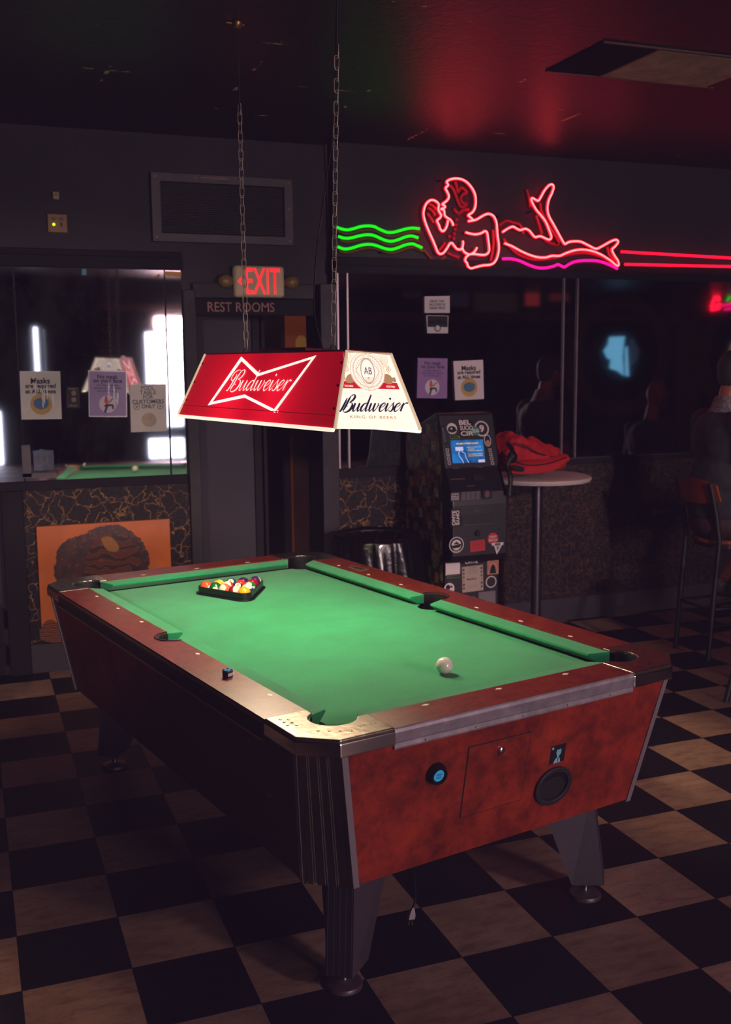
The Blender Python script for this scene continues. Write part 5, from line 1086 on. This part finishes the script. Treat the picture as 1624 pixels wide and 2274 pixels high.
# keypad deck
M, o = stick(FM, 1045, 1101, .13, .052, mat('keypad_plate', '#262028', .4), name='keypad', th=.004)
g = G(M)
for i in range(4):
    for j in range(4): g.bb(-.058+i*.03, -.034+i*.03, -.022+j*.0118, -.013+j*.0118, 0, .002)
g.build('keys', mat('key_steel', '#5a5058', .4, .5), o)
M, o = stick(FM, 1011, 1103, .055, .05, mat('braille_plate', '#262028', .4), name='braille_plate'); texts([('CASH MONEY', 0, .014, .048, .01, .01), ('BRAILLE', 0, .0, .048, .01, .01), ('KEYPAD', 0, -.014, .048, .01, .01)], M, M_st, o)
M, o = stick(FM, 1082, 1098, .06, .05, M_black, name='speaker_plate', th=.003); g = G(M); g.prism(circ(0, .002, .016, 16, ry=.02), 0, .0006); g.build('rose_sticker', mat('sticker_dullred', '#5a2a30', .5), o)
M, o = stick(FM, 1012, 1150, .06, .10, M_ink); texts([('OMYE', 0, .012, .085, .022, .03)], M @ Matrix.Rotation(-PI/2, 4, 'Z'), M_st, o); texts([('OMYE', 0, .012, .085, .022, .03)], M @ Matrix.Rotation(PI/2, 4, 'Z'), M_st, o)
M, o = stick(FM, 1060, 1153, .20, .052, mat('tray_dark', '#0b090c', .4), name='cash_tray', th=.006); g = G(M); g.bb(-.10, .10, -.029, -.024, 0, .012); g.build('tray_lip', mat('tray_lip', '#4a3c42', .35), o)
M, o = stick(FM, 1058, 1135, .001, .001, None); text('CASH', M, mat('label_dim', '#5c5058'), at, w=.035, h=.010, bold=.01)
M, o = stick(FM, 1060, 1184, .03, .034, M_black, 'disc', name='lock_cover', th=.014); M, o = stick(FM, 1110, 1173, .014, .014, M_chrome, 'disc', name='key_lock', th=.004)
M, o = stick(FM, 1014, 1210, .092, .092, M_st, 'disc'); g = G(M); g.ring(circ(0, 0, .041, 24), circ(0, 0, .030, 24), 0, .0005); g.prism([(-.02, .004), (0, .02), (.02, .004)], .0, .0006); g.prism([(-.034, -.004), (.034, .006), (.02, -.016), (-.02, -.02)], 0, .0006); g.build('leaf_emblem', M_ink, o)
texts([('GREAT LAKES', 0, -.0355, .05, .008, 0)], M @ Matrix.Translation((0, 0, .0004)), M_st, o)
M, o = stick(FM, 1061, 1212, .094, .064, M_stred, 'rect', rot=.05); texts([('NOTICE TO ALL CUSTOMERS', 0, .02, .07, .006, 0), ('THIS MACHINE IS WATCHED', 0, .008, .08, .005, 0), ('AND HOLDS LITTLE CASH', 0, -.002, .08, .005, 0), ('THANK YOU', 0, -.014, .05, .005, 0)], M, mat('sticker_darkred', '#5a0c14', .5), o)
M, o = stick(FM, 1095, 1196, .072, .072, M_stred, 'oct'); texts([("DON'T", 0, .011, .046, .014, .02), ('SNITCH', 0, -.009, .056, .014, .02)], M, M_st, o)
p = onp(FM, 1105, 1214); g = G(lM(FM) @ Matrix.Translation((p.x, p.y, .0012))); g.prism([(-.004, -.045), (.028, .008), (.038, .008), (.038, .024), (-.036, .024), (-.036, .008), (-.022, .008)], 0, .001); o = g.build('sticker', M_st, at)
g = G(lM(FM) @ Matrix.Translation((p.x, p.y, .0022))); g.bb(-.018, .018, .006, .021, 0, .0004); g.prism([(-.008, .002), (.012, .002), (-.002, -.026)][::-1], 0, .0004); g.build('sticker_print', mat('sticker_midgrey', '#5a5056', .5), o)
# lower door
g = G(); g.bb(X0+.012-L0.x, X1-.012-L0.x, -.268-.002, -.262, .02, .575); dl = g.build('vault_door', mat('atm_door', '#1a161d', .4), at, bevel=.004)
FD = (frame((2.66, .979, .3), (1, 0, 0), (0, 0, 1)), V((2.66, .979, .3)))
M, o = stick(FD, 1006, 1260, .092, .092, M_st); 
M, o = stick(FD, 1047, 1243, .001, .001, None); texts([('OMYE', 0, -.011, .082, .022, .03)], M, M_st, at); texts([('OMYE', 0, -.012, .082, .022, .03)], M @ Matrix.Rotation(PI, 4, 'Z'), M_st, at)
M, o = stick(FD, 1050, 1285, .136, .152, mat('sticker_cream', '#a8948a', .5), rot=.03)
texts([('NETWORKS', 0, .065, .045, .006, 0), ('This machine is provided for your', 0, .05, .075, .004, 0), ('convenience and a fee may be', 0, .042, .07, .004, 0), ('charged to your account', 0, .034, .07, .004, 0), ('MetaBank', -.006, 0, .062, .012, .012), ('member and licensed operator', 0, -.04, .07, .004, 0), ('all rights reserved', 0, -.05, .06, .004, 0)], M, M_ink, o)
for k, c in enumerate(('#2a3a66', '#8a2a24', '#3a6a4a', '#b0702a', '#24407a', '#7a2a30')):
    for sx in (-1, 1): g = G(M); g.bb(sx*.058-.006, sx*.058+.006, .058-k*.022-.007, .058-k*.022+.007, 0, .0005); g.build('card_logo', mat('logo_'+c[1:], c, .5), o)
M, o = stick(FD, 1095, 1260, .074, .082, M_peach); g = G(M); g.ring(circ(0, .005, .032, 24), circ(0, .005, .030, 24), 0, .0004); g.prism([(-.022, -.036), (.022, -.036), (.014, .004), (0, .022), (-.014, .004)], 0, .0006); g.build('robed_figure', M_ink, o)
M, o = stick(FD, 1007, 1279, .09, .02, M_ink); texts([('SAVVY', 0, .002, .086, .016, .01)], M, mat('sticker_grey', '#6a6068', .5), o); g = G(M); g.bb(-.045, .045, -.012, -.009, 0, .0005); g.build('lime_stripe', M_lime, o)
M, o = stick(FD, 1091, 1292, .07, .07, M_st, 'ring')
M, o = stick(FD, 998, 1307, .066, .066, M_st, 'disc'); g = G(M); g.prism(circ(-.008, .008, .015, 16), 0, .0005); g.prism(circ(.014, .010, .007, 12), 0, .0005); g.build('dots', M_ink, o)
M, o = stick(FD, 1043, 1333, .001, .001, None); text('BOP', M, M_st, at, w=.07, h=.04, bold=.03)
M, o = stick(FD, 1082, 1330, .11, .09, mat('sticker_grey', '#6a6068'))

# ================================================================== BIN WITH BLACK BAG
bx, by, br, bh = 2.155, 1.22, .245, .735
bn2 = thing('rubbish_bin', 'round rubbish bin lined with a shiny black plastic bag beside the cash machine', 'bin', (bx, by, 0))
g = G(); g.lathe([(.0001, .0), (br*.82, .0), (br*.86, .02), (br*.97, bh-.02), (br, bh), (br-.02, bh), (br-.03, .2), (.0001, .2)], 40); g.build('barrel', mat('bin_dark_grey', '#1c181d', .5), bn2, smooth=40)
g = G(); n = 110; rings = []
random.seed(3); ph = [random.uniform(0, 6.28) for _ in range(12)]
for r0, z, amp in ((br*.55, bh-.14, .03), (br*.86, bh-.02, .012), (br+.004, bh+.014, .004), (br+.012, bh-.015, .006), (br+.018, bh-.08, .012), (br+.026, bh-.18, .018), (br+.034, bh-.30, .024), (br+.036, bh-.42, .026)):
    R = []
    for k in range(n):
        a = 2*PI*k/n; w = sum(math.sin(a*f+ph[i]+z*s)*c for i, (f, c, s) in enumerate(((7, .5, 3), (13, .6, 5), (23, .55, 9), (37, .35, 2), (51, .2, 6))))
        r = r0+amp*w*.7; R.append(g.v((r*math.cos(a), r*math.sin(a), z+amp*.4*math.sin(a*9+ph[5]))))
    rings.append(R)
for P, Q_ in zip(rings, rings[1:]):
    for k in range(n): g.face([P[k], P[(k+1) % n], Q_[(k+1) % n], Q_[k]])
g.build('bag', mat('black_bag', '#0b090c', .30, coat=.25, bump=.5, bscale=26), bn2, smooth=180)

# ================================================================== ROUND BAR TABLE, BACKPACK
tp = V((3.165, 1.12, 0)); tz = 1.052
ta = thing('bar_table', 'round white topped bar table on a steel pole, carrying the red backpack', 'table', tp)
g = G(); g.lathe([(.0001, tz), (.30, tz), (.318, tz-.006), (.322, tz-.016), (.315, tz-.03), (.25, tz-.034), (.0001, tz-.034)], 56); g.build('table_top', mat('table_white', '#c9b8b4', .4, noise=.15), ta, smooth=35)
g = G(); g.tube([(0, 0, .02), (0, 0, tz-.034)], .032, 20); g.build('pole', mat('pole_steel', '#5c545e', .3, .9), ta, smooth=40)
g = G(); g.lathe([(.0001, 0), (.27, 0), (.27, .012), (.10, .03), (.05, .05), (.0001, .05)], 36); g.build('base', M_black, ta, smooth=40)
g = G(); g.lathe([(.0001, tz-.036), (.09, tz-.036), (.09, tz-.045), (.03, tz-.07), (.0001, tz-.07)], 24); g.build('top_flange', M_black, ta, smooth=40)
bp = thing('backpack', 'crumpled red backpack with black straps lying on the round white table', 'backpack', (3.12, 1.07, tz))
o0 = V(bp.location)
def blob(name, balls, m, parent, vox=.012, disp=0., dscale=.1, smooth=6, boxes=()):
    g = G()
    for c, sc in balls: g.sphere(c, 1., 20, sc=sc)
    for c, s in boxes: g.box(c, s)
    o = g.build(name, m, parent, smooth=180)
    r = o.modifiers.new('Remesh', 'REMESH'); r.mode = 'VOXEL'; r.voxel_size = vox; r.use_smooth_shade = True
    s = o.modifiers.new('Smooth', 'SMOOTH'); s.iterations = smooth; s.factor = .5
    if disp:
        tx = bpy.data.textures.new(name, 'MARBLE'); tx.noise_scale = dscale; tx.turbulence = 9
        d = o.modifiers.new('Folds', 'DISPLACE'); d.texture = tx; d.strength = disp; d.mid_level = .5; d.texture_coords = 'LOCAL'
    return o
M_bag = mat('bag_red', '#b00616', .8, noise=.12, nscale=6, bump=.15, bscale=30)
def bpx(px, py, y): return tuple(aty(px, py, y)-o0)
blob('bag_body', [(bpx(1135, 1002, 1.10), (.105, .14, .125)), (bpx(1165, 1008, 1.09), (.15, .15, .105)), (bpx(1205, 1018, 1.09), (.13, .14, .085)), (bpx(1235, 1028, 1.08), (.07, .11, .05))], M_bag, bp, .011, .035, .16, 8)
fl = [aty(px, py, yy)-o0 for px, py, yy in ((1128, 1040, .93), (1160, 1044, .915), (1200, 1042, .91), (1240, 1032, .92), (1264, 1018, .94))]
g = G(); R = []
for k, p in enumerate(spline(fl, 6)):
    t = k/24; hgt = .05*math.sin(PI*min(1, .15+t*.75))+.012; R.append([g.v(p+V((0, .06, hgt*.9))), g.v(p+V((0, .01, hgt*.75))), g.v(p+V((0, -.012, 0))), g.v(p+V((.0, -.006, -.022 if t < .8 else -.012))), g.v(p+V((0, .06, -.02)))])
for P, Q_ in zip(R, R[1:]):
    for k in range(5): g.face([P[k], P[(k+1) % 5], Q_[(k+1) % 5], Q_[k]])
g.face(R[0]); g.face(R[-1][::-1])
g.build('front_flap', M_bag, bp, smooth=70)
def strap(name, pts, w, m, th=.004):
    g = G(); P = spline([V(p) for p in pts], 6); g.tube(P, w, 6); return g.build(name, m, bp, smooth=60)
strap('zip_seam', [bpx(1142, 985, .955), bpx(1160, 987, .945), bpx(1180, 998, .945), bpx(1200, 1008, .95), bpx(1240, 1018, .97)], .004, mat('seam_dark', '#2a060a', .6))
strap('lower_seam', [bpx(1140, 1022, .92), bpx(1170, 1033, .91), bpx(1215, 1030, .91), bpx(1258, 1016, .93)], .004, mat('seam_dark', '#2a060a'))
strap('shoulder_strap', [bpx(1128, 985, .95), bpx(1138, 1000, .91), bpx(1134, 1018, .89), bpx(1128, 1035, .89), bpx(1134, 1060, .86), bpx(1132, 1100, .85)], .014, M_black)
g = G(frame(bpx(1152, 1040, .875), (1, 0, -.25), (0, .2, 1))); g.bb(-.035, .035, -.014, .014, -.006, .006); g.bb(-.05, -.035, -.010, .010, -.004, .004); g.build('buckle', M_black, bp, bevel=.003)
g = G(); g.sphere(bpx(1138, 1015, .90), .030, 14, sc=(1.1, .7, 1.2)); g.build('strap_pad', M_black, bp, smooth=60)

# ================================================================== BAR STOOLS
M_sw = mat('stool_orange_wood', '#8a3c18', .4, noise=.35, nscale=7); M_sm = mat('stool_black_metal', '#121016', .45)
def stool(label, x, y, rz, SZ=.70):
    t = thing('bar_stool', label, 'stool', (x, y, 0), rz, 'bar stools by the wall')
    g = G(); g.prism(circ(0, 0, .205, 28, ry=.20), SZ-.025, SZ); g.build('seat', M_sw, t, bevel=.008, seg=3)
    g = G(); g.ring(circ(0, 0, .19, 28), circ(0, 0, .165, 28), SZ-.05, SZ-.026); g.build('seat_frame', M_sm, t)
    for sy in (-1, 1):
        g = G(); g.tube([(-.235, sy*.15, 0), (-.21, sy*.15, SZ*.55), (-.185, sy*.15, SZ), (-.215, sy*.15, SZ+.16), (-.265, sy*.15, SZ+.34)], .015, 10); g.build('rear_leg', M_sm, t, smooth=60)
        g = G(); g.tube([(.22, sy*.17, 0), (.16, sy*.14, SZ-.03)], .015, 10); g.build('front_leg', M_sm, t, smooth=60)
    g = G(); R = []
    for k in range(13):
        u = -1+k/6; y_ = u*.19; xo = -.235-.03*(1-u*u); hz = .075-.03*u*u
        R.append([g.v((xo-.022, y_, SZ+.36-.03*u*u)), g.v((xo-.010, y_, SZ+.36-.03*u*u)), g.v((xo+.022, y_, SZ+.21+.03*u*u)), g.v((xo+.010, y_, SZ+.21+.03*u*u))])
    for P, Q_ in zip(R, R[1:]):
        for k in range(4): g.face([P[k], P[(k+1) % 4], Q_[(k+1) % 4], Q_[k]])
    g.face(R[0]); g.face(R[-1][::-1]); g.build('backrest', M_sw, t, smooth=50)
    g = G()
    g.tube([(-.22, -.15, .30), (.20, -.16, .30), (.20, .16, .30), (-.22, .15, .30)], .009, 8, closed=True); g.tube([(-.21, -.15, .20), (.21, -.16, .20)], .009, 8); g.build('foot_rail', M_sm, t, smooth=50)
    return t
SX, SY = 4.135, .56
s1 = stool('orange wood bar stool with black metal legs under the seated person in black', SX, SY, 0.)
t = thing('bar_stool', 'splayed leg of a dark stool at the right frame edge, nearest the pool table', 'stool', (3.807, -.239, 0), PI/4, 'bar stools by the wall')
for sx in (-1, 1):
    for sy in (-1, 1): g = G(); g.tube([(sx*.225, sy*.225, 0), (sx*.09, sy*.09, .70)], .015, 10); g.build('leg', M_sm, t, smooth=60)
g = G(); g.prism(circ(0, 0, .115, 28), .70, .73); g.build('seat', M_sw, t, bevel=.008)
g = G(); g.tube([(sx*.178, sy*.178, .25) for sx, sy in ((-1, -1), (1, -1), (1, 1), (-1, 1))], .008, 8, closed=True); g.build('foot_rail', M_sm, t, smooth=50)
stool('bar stool beyond the right frame edge, seen in the dark mirror', 5.15, .40, 0., .50)

# ================================================================== PEOPLE
M_skin = mat('skin', '#8a4a38', .55); M_hair = mat('hair_dark', '#17100f', .7)
def person(label, x, y, rz, shirt, hair=True, SZ=.70, bandana=True):
    t = thing('person', label, 'person', (x, y, 0), rz)
    g = G()
    hips = SZ+.10
    g.sphere((0, 0, hips+.02), 1, 20, sc=(.13, .175, .12)); g.sphere((-.02, 0, hips+.22), 1, 20, sc=(.115, .155, .2)); g.sphere((0., 0, hips+.46), 1, 22, sc=(.125, .185, .2))
    NZ = hips+.67
    g.tube([(-.01, 0, NZ-.10), (.02, 0, NZ), (.04, 0, NZ+.10)], [.075, .058, .055], 14)
    hc = V((.075, 0, NZ+.19))
    g.sphere(hc, 1, 24, sc=(.098, .076, .118)); g.sphere(hc+V((.03, 0, -.055)), 1, 16, sc=(.066, .056, .065))
    g.sphere(hc+V((.104, 0, -.02)), 1, 10, sc=(.018, .013, .022)); g.sphere(hc+V((.088, 0, -.068)), 1, 10, sc=(.012, .024, .008))
    for s in (-1, 1):
        g.sphere(hc+V((-.005, s*.078, -.012)), 1, 10, sc=(.022, .011, .032)); g.sphere(hc+V((.088, s*.03, .012)), 1, 8, sc=(.012, .016, .009))
        sh = V((0, s*.19, NZ-.10)); el = V((-.005+.05, s*.25, NZ-.41)); wr = V((.27, s*.13, NZ-.49))
        g.sphere(sh, .066, 14); g.tube([sh, sh.lerp(el, .5), el], [.06, .053, .044], 12); g.sphere(el, .045, 12); g.tube([el, el.lerp(wr, .45), wr], [.045, .043, .028], 12)
        hd = (wr-el).normalized(); g.sphere(wr+hd*.05, 1, 12, sc=(.05, .04, .022))
        for k in range(4):
            b = wr+hd*.085+V((.0, (k-1.5)*.019, 0)); l = (.038, .044, .042, .034)[k]; g.tube([b, b+hd*l+V((0, 0, -.006)), b+hd*l*1.5+V((0, 0, -.028))], [.0095, .009, .0075], 8)
        b = wr+hd*.03+V((0, -s*.035, 0)); g.tube([b, b+V((.03, -s*.02, .0)), b+V((.055, -s*.022, -.008))], [.012, .0105, .009], 8)
        hp = V((.02, s*.09, hips)); kn = V((.42, s*.13, hips-.02)); an = V((.13, s*.12, SZ-.30))
        g.tube([hp, hp.lerp(kn, .5), kn], [.088, .08, .06], 14); g.sphere(kn, .06, 12); g.tube([kn, kn.lerp(an, .4), an], [.057, .056, .036], 12)
    body = g.build('body', M_skin, t, smooth=180)
    r = body.modifiers.new('Remesh', 'REMESH'); r.mode = 'VOXEL'; r.voxel_size = .008; r.use_smooth_shade = True
    s_ = body.modifiers.new('Smooth', 'SMOOTH'); s_.iterations = 4
    # shirt
    balls = [((-.02, 0, hips+.08), (.155, .195, .15)), ((-.03, 0, hips+.24), (.148, .185, .2)), ((-.005, 0, hips+.46), (.15, .21, .205)), ((0, 0, NZ-.09), (.11, .19, .07))]
    g = G()
    for c, sc in balls: g.sphere(c, 1., 22, sc=sc)
    for s in (-1, 1):
        sh = V((0, s*.185, NZ-.10)); el = V((.045, s*.25, NZ-.41)); g.sphere(sh, .085, 14); g.tube([sh, sh.lerp(el, .72)], [.083, .078], 16)
    o = g.build('shirt', shirt, t, smooth=180); r = o.modifiers.new('Remesh', 'REMESH'); r.mode = 'VOXEL'; r.voxel_size = .012; r.use_smooth_shade = True
    s_ = o.modifiers.new('Smooth', 'SMOOTH'); s_.iterations = 8
    tx = bpy.data.textures.new('folds', 'CLOUDS'); tx.noise_scale = .12; d = o.modifiers.new('Folds', 'DISPLACE'); d.texture = tx; d.strength = .03; d.texture_coords = 'LOCAL'
    g = G()
    g.sphere((0, 0, hips-.01), 1, 20, sc=(.17, .20, .115))
    for s in (-1, 1):
        hp = V((.02, s*.095, hips-.005)); kn = V((.42, s*.13, hips-.02)); g.tube([hp, hp.lerp(kn, .5), hp.lerp(kn, .92)], [.108, .102, .09], 16)
    o = g.build('shorts', mat('shorts_dark_red', '#3a1a1c', .8, noise=.4, nscale=12), t, smooth=180); r = o.modifiers.new('Remesh', 'REMESH'); r.mode = 'VOXEL'; r.voxel_size = .013; r.use_smooth_shade = True
    s_ = o.modifiers.new('Smooth', 'SMOOTH'); s_.iterations = 5
    for s in (-1, 1):
        g = G(); an = V((.13, s*.12, SZ-.30)); g.sphere(an+V((.07, 0, -.055)), 1, 16, sc=(.135, .047, .045)); g.sphere(an+V((-.01, 0, -.035)), 1, 14, sc=(.055, .045, .055)); g.sphere(an+V((.13, 0, -.06)), 1, 14, sc=(.07, .05, .038))
        o = g.build('shoe', mat('shoe_checker_cloth', '#1a1418', .7, noise=.9, nscale=60, col2='#8a7468'), t, smooth=180); r = o.modifiers.new('Remesh', 'REMESH'); r.mode = 'VOXEL'; r.voxel_size = .007; r.use_smooth_shade = True
        g = G(); g.prism([(q[0]+an.x+.06, q[1]+an.y) for q in circ(0, 0, .145, 24, ry=.052)], an.z-.112, an.z-.088); g.build('shoe_sole', mat('sole_tan', '#8a6a5c', .6), o, bevel=.005)
    for s in (-1, 1):
        g = G(); g.sphere(hc+V((.093, s*.03, .011)), .0105, 10); g.build('eye', mat('eye_white', '#c8b8b0', .2), t, smooth=60)
    if hair:
        g = G(); n = 20
        g.sphere(hc+V((-.012, 0, .022)), 1, 24, sc=(.103, .083, .112)); g.sphere(hc+V((-.05, 0, -.02)), 1, 16, sc=(.058, .070, .07))
        o = g.build('hair', M_hair, t, smooth=180); r = o.modifiers.new('Remesh', 'REMESH'); r.mode = 'VOXEL'; r.voxel_size = .009; r.use_smooth_shade = True
    if bandana:
        g = G(); R = []
        for z, rx in ((NZ-.035, .092), (NZ+.0, .080), (NZ+.045, .074), (NZ+.055, .07)):
            R.append([g.v((.015+(z-NZ)*.3+rx*(1+.04*math.sin(7*a))*math.cos(a), rx*(1+.04*math.sin(5*a))*math.sin(a), z)) for a in [2*PI*k/28 for k in range(28)]])
        for P, Q_ in zip(R, R[1:]):
            for k in range(28): g.face([P[k], P[(k+1) % 28], Q_[(k+1) % 28], Q_[k]])
        g.build('bandana', mat('bandana_paisley', '#0b090e', .7, noise=.9, nscale=70, col2='#7d6f75'), t, smooth=60)
    else:
        g = G(); g.tube([hc+V((.11, 0, -.05)), hc+V((.03, -.078, -.02)), hc+V((-.03, -.07, 0))], .004, 6); g.sphere(hc+V((.075, 0, -.06)), 1, 14, sc=(.05, .062, .05)); g.build('face_mask', mat('mask_black', '#101014', .7), t, smooth=60)
    return t
person('person in black T-shirt and paisley neck bandana seated on the right bar stool', SX-.07, SY, -.12, mat('shirt_black', '#17131b', .8, bump=.2, bscale=14))
person('bald person in blue shirt seated beyond the right edge, seen in the mirror', 5.165, .40, -.1, mat('shirt_blue', '#16234a', .8), hair=False, bandana=False, SZ=.50)

# ================================================================== LIGHTS
def area(name, loc, rot, sx, sy, e, col):
    l = bpy.data.lights.new(name, 'AREA'); l.shape = 'RECTANGLE'; l.size = sx; l.size_y = sy; l.energy = e; l.color = col
    o = bpy.data.objects.new(name, l); C.objects.link(o); o.location = loc; o.rotation_euler = rot; return o
# added glowing pane, unseen, that fills the room from the front
g = G(); g.bb(2.95, 4.25, front_y+.002, front_y+.02, .9, 2.4); struct(g.build('window_7', M_fill))
def spot(name, loc, aim, e, deg, col, blend=.6, r=.05):
    l = bpy.data.lights.new(name, 'SPOT'); l.energy = e; l.color = col; l.spot_size = math.radians(deg); l.spot_blend = blend; l.shadow_soft_size = r
    o = bpy.data.objects.new(name, l); C.objects.link(o); o.location = loc; o.rotation_euler = (V(aim)-V(loc)).to_track_quat('-Z', 'Y').to_euler(); return o
l = bpy.data.lights.new('corridor_bulb', 'POINT'); l.energy = 2.5; l.color = (1, .55, .3); l.shadow_soft_size = .05; o = bpy.data.objects.new('corridor_bulb', l); C.objects.link(o); o.location = (2.15, 2.1, 2.5)
spot('front_fill_spot', (3.55, -6.4, 2.7), (1.35, -2.6, .1), 320, 60, (1, .70, .70), .9, .30)  # added fill spots for table front, cash machine side and left signs
spot('front_fill_spot', (3.2, -6.9, 2.6), (2.85, 1.4, 1.05), 720, 23, (1, .76, .76), .5, .12)
spot('front_fill_spot', (-1.8, -6.9, 2.5), (.55, 1.7, 1.1), 620, 20, (1, .78, .74), .5, .12)
spot('ceiling_spot', (3.3, -1.5, 2.98), (2.75, -1.0, 0), 75, 34, (1, .66, .36), .7)
spot('ceiling_spot', (-1.2, -1.9, 2.98), (-.40, -1.75, 0), 60, 26, (1, .60, .26), .5)
spot('ceiling_spot', (-1.0, .6, 2.98), (-.1, 1.25, 0), 22, 24, (1, .52, .22), .6)
w = bpy.data.worlds.new('World'); bpy.context.scene.world = w; w.use_nodes = True; w.node_tree.nodes['Background'].inputs[0].default_value = (.02, .015, .03, 1); w.node_tree.nodes['Background'].inputs[1].default_value = .3
# ================================================================== CAMERA
cd = bpy.data.cameras.new('camera'); co = bpy.data.objects.new('camera', cd); C.objects.link(co)
cd.sensor_fit = 'VERTICAL'; cd.sensor_height = 36.; cd.lens = 36.*FPX/2274; cd.clip_start = .05; cd.clip_end = 100
co.matrix_world = Matrix(((_r.x, _u.x, -_f.x, CAM.x), (_r.y, _u.y, -_f.y, CAM.y), (_r.z, _u.z, -_f.z, CAM.z), (0, 0, 0, 1)))
cd.dof.use_dof = True; cd.dof.focus_distance = 3.35; cd.dof.aperture_fstop = 4.0
sc_ = bpy.context.scene; sc_.camera = co
sc_.view_settings.view_transform = 'Standard'; sc_.view_settings.look = 'None'; sc_.view_settings.exposure = 0.
vs = sc_.view_settings; vs.use_curve_mapping = True; cm = vs.curve_mapping
cm.black_level = (-.0065, -.0038, -.0085); cm.update()
sc_.cycles.adaptive_threshold = .02; sc_.cycles.max_bounces = 6; sc_.cycles.diffuse_bounces = 3; sc_.cycles.glossy_bounces = 5; sc_.cycles.sample_clamp_indirect = 4.; sc_.cycles.use_denoising = True
